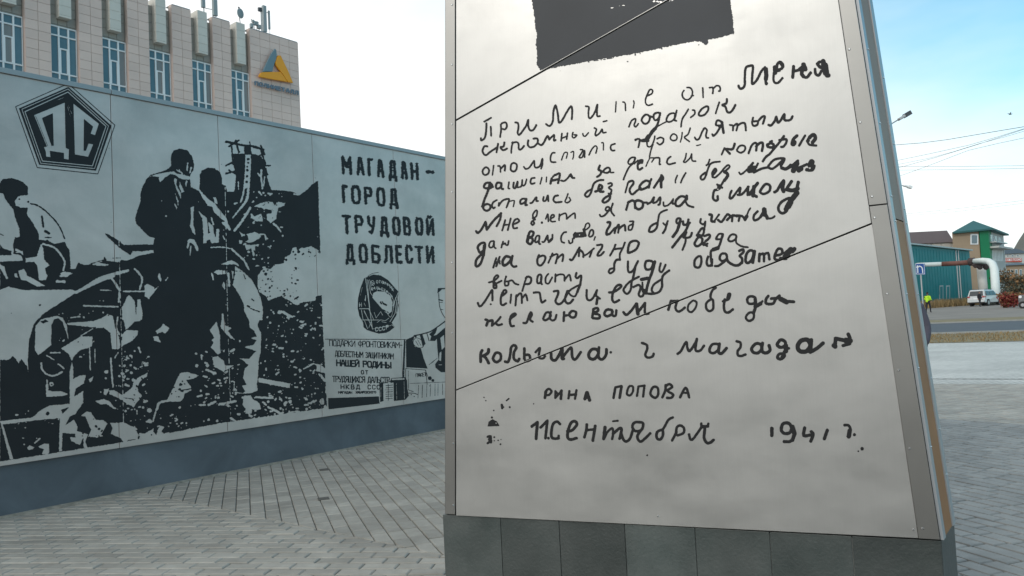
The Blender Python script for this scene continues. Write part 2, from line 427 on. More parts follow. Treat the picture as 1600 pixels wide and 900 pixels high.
GL = {'А': '0 1 .35 0 .65 0 1 1|.15 .65 .85 .65', 'Б': '.9 0 0 0 0 1 .8 1 1 .8 .9 .5 0 .45', 'В': '0 0 0 1 .8 1 1 .75 .8 .5 0 .5|.8 .5 .9 .2 .7 0 0 0', 'Г': '0 1 0 0 1 0',
      'Д': '0 1.15 0 .92 1 .92 1 1.15|.15 .92 .3 0 .8 0 .85 .92', 'Е': '1 0 0 0 0 1 1 1|0 .5 .8 .5', 'З': '0 .1 .6 0 1 .2 .5 .48 1 .75 .7 1 0 .9', 'И': '0 0 0 1 1 0 1 1',
      'Й': '0 0 0 1 1 0 1 1|.3 -.16 .5 -.12 .7 -.18', 'К': '0 0 0 1|1 0 .1 .5 1 1', 'Л': '0 1 .2 .8 .3 0 1 0 1 1', 'М': '0 1 0 0 .5 .6 1 0 1 1', 'Н': '0 0 0 1|1 0 1 1|0 .5 1 .5',
      'О': RND, 'П': '0 1 0 0 1 0 1 1', 'Р': '0 1 0 0 .8 0 1 .25 .8 .5 0 .5', 'С': '1 .2 .8 0 .2 0 0 .2 0 .8 .2 1 .8 1 1 .8', 'Т': '0 0 1 0|.5 0 .5 1', 'У': '0 0 .05 .4 .5 .6|1 0 .85 .5 .5 1 .1 .95',
      'Ф': '.5 -.08 .5 1.05|.2 .15 .8 .15 1 .35 1 .6 .8 .75 .2 .75 0 .6 0 .35 .2 .15', 'Х': '0 0 1 1|1 0 0 1', 'Ш': '0 0 0 1 1 1 1 0|.5 0 .5 1', 'Щ': '0 0 0 1 1 1 1 0|.5 0 .5 1|1 1 1.1 1.2', 'Ы': '0 0 0 1 .5 1 .65 .75 .5 .5 0 .5|1 0 1 1',
      'Ь': '0 0 0 1 .8 1 1 .75 .8 .5 0 .5', 'Я': '1 1 1 0 .2 0 0 .25 .2 .5 1 .5|.5 .5 0 1', 'Ю': '0 0 0 1|0 .5 .4 .5|.5 0 .9 0 1 .2 1 .8 .9 1 .5 1 .4 .8 .4 .2 .5 0', 'Ч': '0 0 0 .4 .2 .55 1 .5|1 0 1 1', '-': '0 .5 1 .5',
      '1': '0 .25 .6 0 .6 1', '3': '0 .1 .6 0 1 .2 .5 .48 1 .75 .7 1 0 .9', '5': '1 0 .1 0 0 .45 .8 .4 1 .7 .8 1 0 1', '7': '0 0 1 0 .4 1', '2': '0 .2 .5 0 1 .25 0 1 1 1', '0': RND}
HAND = """
o 740 150 7.5; s 20 205,255 125,300; s 22 150,320 145,420 130,490 90,520 85,495; s 20 200,360 205,465; s 20 318,335 322,400 310,480; s 20 330,320 375,310 390,350 370,390 340,385;
s 21 490,310 520,320 525,380 515,430 535,455 580,400 620,340 640,280 640,350 660,400 700,395 735,340; s 22 850,330 880,350 910,335 930,280 935,180 960,110 985,200 1000,310 1040,280 1090,190 1140,120 1155,170 1150,270;
s 20 1315,120 1350,130 1345,190 1350,250 1375,255 1420,190 1450,100 1445,180 1450,235 1480,235;
s 22 160,590 125,590 105,640 120,680 150,690 200,650 270,605; s 20 285,560 280,600 268,660; s 22 360,545 350,590 315,600 345,635 390,615; s 18 460,540 445,600 440,665; s 20 450,550 500,540 525,560 530,620 555,625 590,585;
s 22 640,520 635,570 660,600 710,590 750,545 745,500 700,500; s 22 750,550 790,575 820,550 850,490 870,470 885,510; s 20 885,510 930,465 945,460 940,520 960,515; s 18 1035,440 1025,525; s 16 1035,495 1095,470; s 18 1100,435 1090,505;
s 16 1165,425 1155,470 1175,490 1210,460 1180,455; s 15 1280,440 1285,465 1310,470 1345,430; s 18 950,665 920,670 900,720 910,770 960,775; s 13 1030,750 1060,670 1100,665 1085,730; s 13 1140,660 1170,650 1170,700 1160,740;
o 920 110 7.5; s 18 65,675 90,690 75,740 85,765 130,730 155,690 165,730 200,725; s 16 170,600 210,590;
s 14 320,365 312,485; s 16 400,370 425,385 430,470; s 14 525,355 530,385 520,440; s 17 680,300 740,270 745,230 715,225 695,260 665,335 670,390 700,410 745,395; s 18 1150,200 1190,205 1215,250 1200,310 1155,345 1105,320 1095,270 1115,235; s 16 1200,300 1225,295; s 18 1335,205 1340,315; s 16 1415,205 1455,200 1455,270;
s 18 470,660 500,590 545,565 545,600 530,640 550,660 580,625; c 22 625,560 660,520 700,525 715,565 690,615 650,625 620,590; s 26 710,540 755,545; c 22 760,520 800,495 835,510 810,570 770,580; s 24 835,500 815,600 795,650; s 30 800,650 740,730 690,790 640,820; s 45 700,770 670,810;
s 20 1015,510 980,500 935,520 910,570 920,600 960,600 1005,560 1030,470; s 20 1010,520 1005,580 1025,590; s 14 910,600 850,630 800,660; s 18 1165,455 1140,500 1095,570 1080,660; s 18 1215,465 1240,470 1240,510 1195,550; c 22 1290,500 1330,445 1390,420 1400,460 1355,520 1300,530;
s 18 545,820 590,800 590,850 580,900; s 40 640,820 690,820; s 24 600,815 650,830;
o 1100 80 7.143; s 16 60,405 100,410 95,470; s 18 100,420 140,385 175,395 180,440 165,445; s 26 385,385 400,415 435,410 455,370 455,290 465,190 500,165 545,165 540,250 535,340 545,365 590,320 630,240 660,195; s 46 690,200 695,260 690,310; s 28 680,180 690,350 700,360;
s 30 810,190 820,140 850,120 880,150 870,190 810,215; s 45 790,180 795,240; s 25 780,240 775,310 790,350 830,350 875,300; s 38 840,210 800,220; s 34 860,140 880,170; s 34 1000,170 990,290; s 30 1000,225 1070,205; s 50 1110,150 1130,200; s 40 1100,200 1090,250 1110,280; s 32 1110,285 1150,290 1190,240; s 28 1060,200 1120,150;
s 34 1265,140 1290,120; s 56 1330,115 1340,200; s 70 1350,160 1360,240; s 44 1370,270 1390,270; s 30 1240,200 1245,250 1280,270 1310,220; s 35 1270,150 1300,180 1330,170; s 18 170,570 150,630 130,695; s 24 255,535 250,580 205,600 240,620 255,670 285,685 320,655 350,600;
o 740 240 7.5; c 20 115,180 150,160 180,190 170,235 130,250 105,220; s 16 235,140 220,250; s 17 285,145 310,150 315,215; s 20 315,180 360,135 370,150 365,200; c 21 440,130 470,110 505,130 500,185 470,210 435,190; s 19 590,155 610,180 650,165 690,110 710,85 715,150 740,165 780,140 805,60 805,130 790,175;
c 26 120,385 145,345 190,345 220,380 190,405 140,405; s 18 195,370 230,390 200,400; s 26 190,340 170,430 130,530 100,620; s 24 320,345 280,340 260,380 275,410 315,395 325,345 325,405 345,415; s 18 415,335 405,400 420,410; s 22 470,340 465,395 490,400 515,330 510,395; s 18 515,395 560,380 570,310 570,370 600,365 620,300; s 20 715,285 680,290 665,330 680,355 715,345; s 16 800,280 780,355; s 14 855,275 850,330;
s 26 915,290 900,350; s 26 905,320 990,300; s 24 960,250 1010,235 990,345; s 22 930,270 950,250; s 20 1025,315 1060,320 1100,290 1140,240 1150,280 1180,285; s 30 1130,255 1150,265;
c 24 120,610 160,590 195,610 190,650 150,670 115,645; s 20 270,545 230,570 215,610 230,640 250,630; s 24 300,580 295,610; s 20 300,600 340,550 400,530 415,545 385,630; s 14 410,560 470,550 475,570 465,620; s 22 620,530 570,530 545,560 555,590 600,570 620,530 605,600 625,600; s 20 665,580 690,570 735,510 735,555 755,555; s 20 820,510 815,550 845,550 870,490 875,555; s 22 990,490 950,500 935,540 960,570 1030,565; s 16 1105,470 1085,530 1070,560 1100,575 1135,545 1120,515;
o 900 200 7.143; s 16 50,240 75,245 55,290 35,325 70,325 95,250 95,325; s 15 145,300 180,230 215,200 235,220 220,280; s 13 285,165 305,170 305,245; s 18 435,175 395,190 385,220 400,250 430,250; s 18 660,130 700,120 710,150 695,215; s 36 740,140 790,130 850,40 885,5; s 16 790,150 800,205 840,200 870,140 880,90; s 16 860,180 835,250 820,320; s 18 905,120 940,105 975,120 970,160 935,185 905,165; c 16 1060,90 1090,65 1125,90 1120,130 1080,140 1055,120; s 14 1185,50 1180,100 1165,155; s 16 1275,0 1250,70 1210,105 1265,150;
s 24 265,420 250,465 280,480 270,520 235,545; c 20 320,460 360,440 380,470 350,500 305,490; s 16 380,470 385,495 420,495; c 18 580,380 610,335 660,330 640,385 600,405; s 18 660,330 640,390 590,440 555,510 530,575; s 14 690,360 650,400; s 24 690,400 735,380 740,360 710,365 690,410 690,450 710,465 740,445; s 28 720,375 735,385; s 12 825,330 800,380 780,430; s 14 820,335 870,335 845,380; s 18 870,335 930,335 930,400 940,405; s 20 1055,320 1025,345 1015,385 1040,405 1105,390; s 16 1230,285 1220,340 1200,375 1225,380 1275,330 1290,290 1295,360 1335,370;
s 22 305,580 250,585 200,620 175,690; c 22 175,690 150,750 120,768 100,745 130,705; s 26 215,710 280,680 290,650 265,635 250,680 270,710 305,710; s 20 360,620 395,615 400,640 365,665 395,690 390,720; s 16 360,730 395,735; c 24 380,740 375,790 330,830 295,820 320,780 365,755;
s 18 580,610 550,720; s 24 590,600 630,590 640,620 605,670 600,710 630,740 680,700 720,670; c 26 715,640 770,590 820,600 810,650 740,685 710,680; s 22 840,570 820,620 815,665; s 24 870,665 920,590 955,530; s 30 955,530 970,560 950,600 950,660; s 16 1130,530 1110,580 1110,610; s 18 1225,500 1190,560 1170,610;
o 1080 170 7.143; s 20 40,320 60,345 90,330 120,260 150,215 175,240 165,290 170,320 190,325; s 12 60,410 105,400; c 22 275,170 290,130 330,140 340,180 290,185; s 28 345,150 350,200 360,265; s 22 330,190 290,260 250,300 235,285; s 20 340,200 310,200; s 20 430,180 465,190 465,240; s 20 465,200 510,165 515,200 505,240; s 22 515,190 560,160 600,165 610,240; s 22 690,100 680,160 700,190 740,175 740,140 700,140; s 24 745,140 790,90 820,85 815,120 800,165; s 26 865,180 890,185 930,140 950,90 965,150 990,140 1040,60 1040,120 1070,130 1110,120 1130,85;
s 18 205,565 190,610 170,630; s 20 340,510 370,440; s 26 485,390 460,450 390,450 430,500; s 22 375,440 400,460; c 20 510,460 550,410 600,420 595,465 550,490; s 24 640,495 670,420 700,385 730,390 725,465; s 28 725,420 770,380 800,390 790,470; c 28 850,400 890,385 920,400 910,430 860,425; s 26 880,370 900,360; s 26 1035,305 980,380 920,450 880,500 830,540 800,585; s 26 985,350 1060,340 1060,380 1030,420 1005,425; s 34 1180,300 1140,340 1125,390 1145,400 1160,370 1130,360; s 26 1270,300 1240,350 1205,410; s 40 1300,360 1330,310 1370,290 1385,330 1355,375; s 24 1300,370 1320,400 1395,410; D 20 1332,348;
s 20 320,590 260,595 210,620 180,690; s 22 180,690 165,740 140,785 110,785 110,750 160,710; s 24 240,760 235,715 265,670 280,690 250,730; s 20 240,760 270,765 330,710 390,640 420,630 425,655 370,700; s 34 370,705 400,720 405,750 370,800; s 24 370,790 330,860; s 20 535,710 555,730 600,700 640,660; s 56 650,690 700,680; s 26 640,660 690,605; s 22 720,660 745,610; s 34 650,650 720,650; s 26 700,710 780,670 850,655; s 26 860,655 900,670 950,640 1040,555; s 26 860,640 910,580 970,555 1040,560 1000,640; s 36 1010,660 1060,670 1110,630; s 30 1060,670 1120,640 1190,580; s 56 1180,610 1160,650 1140,690; s 46 1200,690 1230,670; s 30 1200,660 1290,620; s 66 1345,595 1330,630; s 38 1290,680 1350,680 1370,640; D 22 1325,662;
o 1080 240 7.143; s 26 330,370 300,400 260,410 245,460 245,500 270,525 295,515 295,475; s 40 310,360 310,385; s 24 290,345 345,380; D 16 297,398; s 24 450,415 435,450 430,495 460,490 545,380 540,440; s 26 520,460 570,450 640,370; s 28 635,370 630,460; s 34 650,455 740,330; s 40 700,370 690,470; s 32 660,440 730,480; c 28 780,400 830,340 880,360 870,420 810,450 770,430; s 30 930,430 960,410 1000,340 1030,300; s 42 1030,310 1020,390 1030,420; s 34 1060,400 1080,370 1120,310; s 44 1070,400 1130,410 1190,390; s 36 1195,320 1180,390; s 30 1195,440 1150,500; s 56 1180,440 1130,500 1090,560 1060,620; c 30 1110,500 1020,530 975,590 980,640 1020,665 1070,630; s 60 1110,540 1085,590;
s 28 205,680 230,690 225,750 260,760; s 20 260,750 310,680; s 26 300,740 340,760 400,680 430,690; s 26 400,740 460,690 510,700; s 24 460,690 455,755; s 26 510,690 570,700 600,740; s 24 540,700 530,750; s 40 600,730 620,700; s 18 620,690 640,640 660,610; s 26 740,645 700,690 700,740 740,735 790,690; s 52 815,625 820,680; s 30 800,660 770,710; s 38 830,680 850,720; s 22 850,725 900,720 930,700;
o 740 320 7.5; s 26 30,310 50,330 90,290 140,200; s 30 140,205 155,290; s 27 155,290 230,190 320,100; s 24 320,110 310,170 270,250; s 20 370,180 335,300; s 18 350,240 410,230; s 20 435,160 400,295; s 21 460,230 510,210 535,190 515,165 480,180 460,230 470,275 510,270; c 18 695,110 730,65 745,80 735,130 700,160; s 32 700,155 712,170; c 22 690,190 675,215 690,235 710,215; d 26 800,208; s 18 845,165 870,110 875,195; s 18 905,160 940,140 940,120 915,120 900,160 910,195 955,195; s 18 1005,110 1000,180; s 18 1005,130 1060,100 1085,110 1090,165; s 18 1090,165 1150,115 1185,100 1190,155;
c 28 60,540 50,490 90,450 130,450 125,520 80,560; s 34 125,480 115,590; s 28 120,560 90,670 50,720 25,710 30,650 70,600 115,570; s 18 235,425 200,430 180,470 190,500 225,490 240,430 240,490 260,510; s 18 345,430 325,500; s 19 330,470 370,450 375,465 400,470 410,425; c 26 640,370 660,315 700,320 690,365 650,380; c 28 625,430 650,385 690,400 685,440 660,460; s 34 640,370 630,430; c 20 720,420 735,370 770,365 765,415 730,440; s 20 770,370 765,450 780,460; s 20 805,435 830,430 865,360 870,410 890,430 920,400 925,350; s 26 880,435 915,400;
s 20 1085,320 1050,330 1025,380 1030,430 1060,445; s 18 1115,420 1125,450 1155,440 1160,400; s 62 1195,355 1280,350; s 24 1175,390 1190,330; D 16 1240,352; c 16 1300,290 1315,230 1345,215 1360,250 1320,290; s 30 1290,290 1310,360; c 20 1350,360 1370,300 1400,300 1400,350 1370,375; s 14 1425,375 1410,415;
s 22 265,625 230,735; s 20 250,680 305,660; s 22 305,610 265,720; s 18 290,650 310,690; c 30 370,610 340,660 350,710 400,690 440,630 400,605; s 26 455,600 440,690 470,725 500,720; s 24 765,590 745,650 755,700 790,710 830,660 840,610 810,595 770,610; s 20 925,570 875,680; s 22 900,610 960,580 985,590 960,685; s 22 980,630 1040,580 1050,610 1040,660; s 24 1130,640 1160,640 1240,500; s 24 1240,500 1232,600; s 24 1235,520 1280,560 1285,610; s 20 1290,600 1340,570 1410,510; s 22 1385,540 1360,610;
o 900 290 7.143; c 19 330,260 345,240 370,240 370,270 340,280; s 20 410,200 390,280 425,335; s 20 370,275 320,330 280,345 265,325; s 24 585,180 560,270; s 26 580,190 630,165 655,190 660,250; c 28 660,230 660,180 700,165 745,190 740,240 700,265 670,250; s 24 750,190 790,190 800,205; s 22 800,205 840,180 870,130 860,190 900,180 940,130 935,200 920,215; s 18 975,185 980,225 1010,225 1050,200 1085,150; s 24 1080,160 1080,200 1110,200; c 26 1110,200 1120,160 1170,120 1220,130 1220,160 1160,225 1120,225; s 30 1235,115 1235,150; s 22 1220,170 1250,220 1310,240;
s 26 350,410 380,410 375,450 345,500 340,545 370,540; s 22 375,540 440,470 430,530; s 22 440,490 470,440 480,450 470,525; s 24 480,480 540,440 550,500; s 18 585,490 590,450 630,430 640,400 600,400; s 18 640,430 620,490 590,495; s 20 1015,270 960,290 930,320 920,360 910,430; c 24 910,420 895,480 850,515 815,510 830,460 870,430; s 20 975,420 1000,440 1025,395; s 24 1015,420 995,490 970,530; c 24 1120,400 1130,370 1165,370 1160,415 1130,420; s 32 1160,400 1130,500 1080,570; s 26 1195,400 1200,435 1240,430 1255,380; s 24 1270,415 1240,440; s 28 1255,430 1220,510 1160,580 1075,690;
s 22 235,665 290,660 285,700 250,750 240,780 275,775 310,740; s 22 440,660 420,710 380,780; s 22 420,710 510,700; s 20 545,635 520,700 490,760 490,820; c 26 580,720 600,640 660,615 700,640 670,710 590,750;
o 1060 310 7.143; s 22 250,230 245,270 280,290 300,260; s 22 300,270 285,370; c 24 270,330 240,360 220,400 260,420 285,370; s 38 80,380 60,430; s 22 70,430 80,480 45,575; s 24 80,440 130,430 150,385; s 40 215,410 250,420; c 26 195,470 230,430 265,450 260,500 210,535 180,510; s 26 290,420 345,405 345,440 300,480; s 24 270,500 320,530; s 22 300,480 280,520 325,505; c 22 420,450 450,400 495,400 480,450 440,455; s 26 495,400 470,490 450,540; s 42 440,555 390,570; s 26 440,545 370,580 360,640 375,750; c 22 555,460 590,405 640,410 640,450 590,480; s 20 640,450 650,500 710,535 775,545;
c 26 180,700 210,655 250,650 255,720 230,770 185,760; s 26 330,650 315,710 330,750 370,740 375,680; c 26 460,670 480,620 530,620 540,670 490,700; s 26 410,755 450,750 520,700; s 30 540,670 560,710 620,745 670,745 700,720; s 28 680,585 720,570 725,600 685,640 710,670 710,720; c 30 750,700 760,620 800,580 840,600 820,680 780,720; s 34 850,590 830,715; s 30 905,620 900,700; s 28 905,630 950,620 955,700; s 28 950,630 1000,610 1015,680; s 28 1080,640 1150,620 1155,570 1110,565 1075,640 1080,680 1120,690; s 66 1205,620 1255,575; s 56 1190,650 1220,640; s 46 1270,590 1295,565; s 36 1140,670 1200,670;
o 740 400 7.5; s 20 180,310 240,290 290,240 270,225 240,260 230,320; s 22 240,300 265,320 325,290; c 26 240,320 235,370 265,370 260,330; s 20 380,240 365,300 370,345 405,340 405,300 370,300; s 20 400,300 450,285 480,320 525,335; s 20 625,240 605,290 570,410; s 24 610,260 640,240 675,265 660,320 610,330; c 22 745,310 750,240 780,215 795,240 790,290 770,320; s 22 790,250 790,310 800,330; s 20 875,210 845,250 845,310 880,320 920,250; s 22 960,215 955,300; s 20 960,235 1010,215 1060,225 1065,290; s 20 1065,280 1120,220 1140,290; s 24 1205,200 1195,240 1215,260 1260,230 1250,330; s 30 1250,330 1215,420; c 22 1240,340 1120,410 1140,460 1190,470 1220,400;
s 24 50,550 70,590 110,560 170,470 215,400 220,450 220,520; d 20 200,565; s 24 320,475 380,430 375,400 350,410 320,480 320,560 345,575 380,555; s 20 440,450 430,550; s 22 500,460 490,580; s 22 500,480 540,440 560,450 565,550; s 22 565,500 610,450 630,520; s 24 705,430 770,430 785,500 800,545 840,520; s 26 940,415 990,410 985,460 960,520 970,550 1000,565 1050,530 1110,410; s 26 1100,410 1070,500 1090,550 1130,550 1165,510; s 24 1325,400 1325,490 1355,520 1400,490 1445,400 1435,460 1480,500; s 30 1450,500 1440,560;
s 28 140,745 165,760 150,815; s 28 165,770 220,755 215,815; s 24 215,815 270,770 315,715; s 26 260,790 290,810 330,800; s 26 425,740 490,690 480,675 440,700 425,770 440,820 470,820; s 26 585,785 620,780 650,700 670,660 680,690 660,740 690,770; c 26 820,720 850,665 890,665 900,710 850,750 820,745; s 24 905,655 890,720 920,755 955,740 970,690; s 28 1060,660 1055,760; s 26 1060,700 1120,690; c 28 1120,690 1150,645 1200,660 1190,710 1150,720; s 28 1405,620 1390,720; s 28 1405,620 1450,610 1460,640 1410,670 1470,690 1470,730 1400,730;
o 900 380 7.143; s 24 490,185 455,185 430,220 425,280; c 22 425,280 380,290 365,320 385,335 420,310; s 24 580,205 580,300 600,325 640,300 690,200; s 26 660,270 635,400; s 24 700,375 600,430 545,490 530,530 570,565 610,520 620,420; c 26 770,260 780,205 820,195 860,215 840,280 790,295; s 30 880,205 850,320 820,400 790,500 780,560; s 36 730,405 800,390; s 24 640,490 700,465 720,500 700,570 720,595 750,580 760,520; s 20 740,440 745,540; s 22 945,225 930,300 960,320 1000,240; s 26 1040,305 980,350 960,400 960,480 930,540 860,565 780,560; s 24 960,400 870,460 845,520 860,550;
s 26 370,550 430,540 500,490 495,465 450,480 410,560 405,630 430,660 480,635; c 28 320,770 350,740 400,750 400,790 350,815 320,800; s 26 400,745 405,800 440,810 450,750; s 28 530,770 560,800 610,760 670,680; s 38 675,680 690,790; s 30 690,770 770,670; s 26 770,670 770,780 810,785;
o 1040 440 7.143; s 28 30,315 60,215; s 26 60,215 140,215; s 26 125,225 110,300 150,335 215,290; s 22 300,215 255,260 250,320 290,340 335,290 345,230 310,210; s 26 560,70 520,100 500,170 530,210; s 26 500,200 455,240 455,300 490,330 530,300 530,210; s 48 710,145 700,180; s 26 640,220 700,200; s 28 660,200 650,270 660,330 700,345 750,310; c 28 910,200 940,165 1000,180 990,240 930,245; s 38 1000,200 1005,270; s 42 1000,280 1060,245; s 34 1000,300 980,350; c 26 980,350 930,350 895,400 930,440 980,410; s 24 1050,250 1080,220; s 30 1145,160 1120,200 1125,245 1200,245 1220,190 1180,190; s 34 1220,200 1270,160; s 54 1285,195 1350,228; s 34 1350,220 1430,225;
o 740 480 6.818; s 30 90,460 75,500 75,580; s 32 160,450 150,490 100,520; s 30 100,520 130,540 160,595; c 28 210,530 240,485 285,500 285,560 240,585 210,560; s 28 335,580 370,580 390,500 400,430 430,405 455,430 430,480 430,550 470,575 485,550; s 28 540,440 540,550; s 28 545,510 590,510 600,560 550,575; s 24 660,480 705,435 695,500 700,540 740,545 760,520; s 30 825,490 830,550 870,565 910,510 945,440 940,540 960,550; s 28 945,540 1035,430 1050,530 1085,555 1140,480; c 32 1225,500 1260,450 1310,450 1330,490 1290,550 1240,545; s 30 1335,430 1330,530 1370,555 1410,510 1415,450; d 26 1460,480;
o 940 500 6.818; s 26 430,245 480,265 485,310 465,370 490,400 540,390 555,360; s 26 810,360 845,330 900,235 915,300 940,330 1000,240 1015,205 1000,320 1050,325 1090,275; c 28 1150,310 1180,260 1240,260 1250,310 1200,350 1160,345; s 32 1255,255 1245,340 1280,355 1330,300;
o 1140 490 6.818; s 26 75,295 115,310 115,360 85,400 90,445 130,450 170,435; c 32 235,370 280,320 330,330 340,380 300,420 250,410; s 34 350,315 345,400 390,420 430,390 420,340; c 34 510,320 545,280 590,300 590,340 550,360 515,345; s 46 600,340 600,400; s 38 590,400 560,470; c 30 580,430 530,430 510,470 545,485 580,460; s 28 630,370 600,360; c 46 725,350 760,290 830,280 860,340 820,400 750,400; s 38 870,280 865,380; s 38 860,410 930,370 995,315; s 40 1120,350 1130,270; s 40 1130,265 1220,285; s 56 1235,285 1285,290; s 38 1265,220 1280,260; s 34 1210,340 1280,320; s 48 1110,340 1125,350;
o 740 590 6.818; s 28 770,150 760,215; c 24 765,150 800,120 830,150 800,185 770,180; s 22 870,145 870,215; s 24 870,215 930,150; s 28 935,140 930,225; s 20 870,145 895,170; s 24 1020,145 1010,220; s 26 1015,185 1090,180; s 24 1095,135 1080,225; s 34 1185,225 1205,160; s 34 1210,160 1235,240; s 28 1200,210 1230,215;
l 30 620,520 680,475 665,650; l 28 715,530 785,460 765,645; d 28 797,645; s 28 920,495 890,470 850,490 830,560 830,630 860,650 905,645; s 24 905,620 900,650; s 30 1000,570 1050,560 1100,500 1080,465 1040,480 1010,550 1000,630 1030,660 1095,645; s 28 1205,500 1200,560 1180,635; s 26 1205,560 1290,550; s 30 1295,515 1270,670;
p 150,520 160,470 200,445 245,465 275,515; D 16 240,485; d 20 195,425; s 24 150,630 180,625 165,660 185,670 150,700; s 24 180,625 185,690; d 18 220,635 286,710; d 12 220,672 130,245 110,210 640,280; d 15 262,668 320,315 215,350; d 10 292,660; l 13 350,245 375,225; l 24 300,290 305,325; d 20 385,315;
o 930 590 6.818; s 26 215,105 195,215; s 24 215,105 280,90; s 28 280,95 260,215; c 22 340,150 360,95 400,95 400,150 370,190 340,180; s 22 460,95 445,195; s 22 460,95 525,85; s 24 525,85 510,200; c 26 590,150 620,100 665,110 670,180 640,215 595,190; s 26 750,80 745,140 715,210; s 26 750,90 790,70 820,100 770,140 830,180 810,215 765,215; s 26 905,210 950,120 975,120 1000,210; s 22 930,160 990,165;
s 34 105,530 90,650; s 24 100,640 130,580 180,540 190,600 180,655; s 30 190,600 260,540 280,560 260,650; s 20 190,465 240,460; c 28 400,500 430,475 500,480 510,510 490,560 430,570 400,540; s 28 280,600 300,660 330,680 370,650 400,560; s 28 480,570 450,620 460,665 490,680 540,640 585,595; s 26 825,425 780,450 740,520 715,560; c 28 715,560 660,580 655,640 690,660 720,620; s 26 860,610 870,530 910,510 945,540 940,590 880,615; s 26 865,580 820,670; s 26 1000,605 1015,660 1050,645 1130,530; l 24 1130,490 1130,530 1200,520 1205,490; s 30 1140,520 1200,520; s 30 1170,530 1160,640 1190,695 1230,690 1260,665; d 18 553,828;
o 1140 610 6.818; s 36 450,405 450,480; c 34 550,410 570,355 630,350 660,400 640,450 590,460 560,440; s 48 670,390 690,460; s 38 690,470 670,530; s 32 580,545 640,545 680,510; s 34 800,400 790,480 860,475; s 34 870,440 890,470 865,540; s 34 1040,425 1010,515; s 28 1225,370 1270,375 1290,420; s 46 1280,430 1270,490; d 32 1330,472; d 36 1412,622; d 16 1372,648; d 18 102,828
"""
PHOTO = """
o 830 0 4.848; p -5,-900 5,0 20,100 28,160 30,200 45,260 35,340 45,420 40,480 65,530 100,530 220,503 330,485 600,437 700,420 850,395 1000,360 1120,335 1240,312 1275,316 1300,325 1315,338 1338,335 1340,300 1440,280 1535,255 1530,160 1515,60 1510,0 1500,-900;
d 8 220,537 600,210 730,468; d 14 1270,340 790,412 990,366; d 10 825,405; D 7 585,210; L 5 930,5 1000,22; L 8 925,12 985,10; L 5 1040,5 1070,3; L 4 660,45 708,40; L 3 590,62 620,58; l 4 430,470 640,435
"""
PENT = """
o 0 100 4.5; l 6 480,138 110,300 262,728 688,773 808,430 480,138; p 481,161 133,312 275,708 675,750 785,434; L 5 479,176 154,318 287,698 665,735 763,436 479,176; L 6 478,197 176,335 298,682 650,716 745,438 478,197;
P 240,360 455,272 462,590 485,600 482,672 450,665 450,625 350,610 355,655 325,650 322,615 310,585 330,580; p 295,380 372,345 378,575 362,575; P 517,280 695,420 668,500 638,490 655,440 590,385 588,610 605,610 622,560 655,565 620,652 527,635; l 3 250,365 335,575; l 3 505,290 515,640; L 2 400,255 450,235; L 2 480,290 505,350; L 2 475,300 495,370
"""
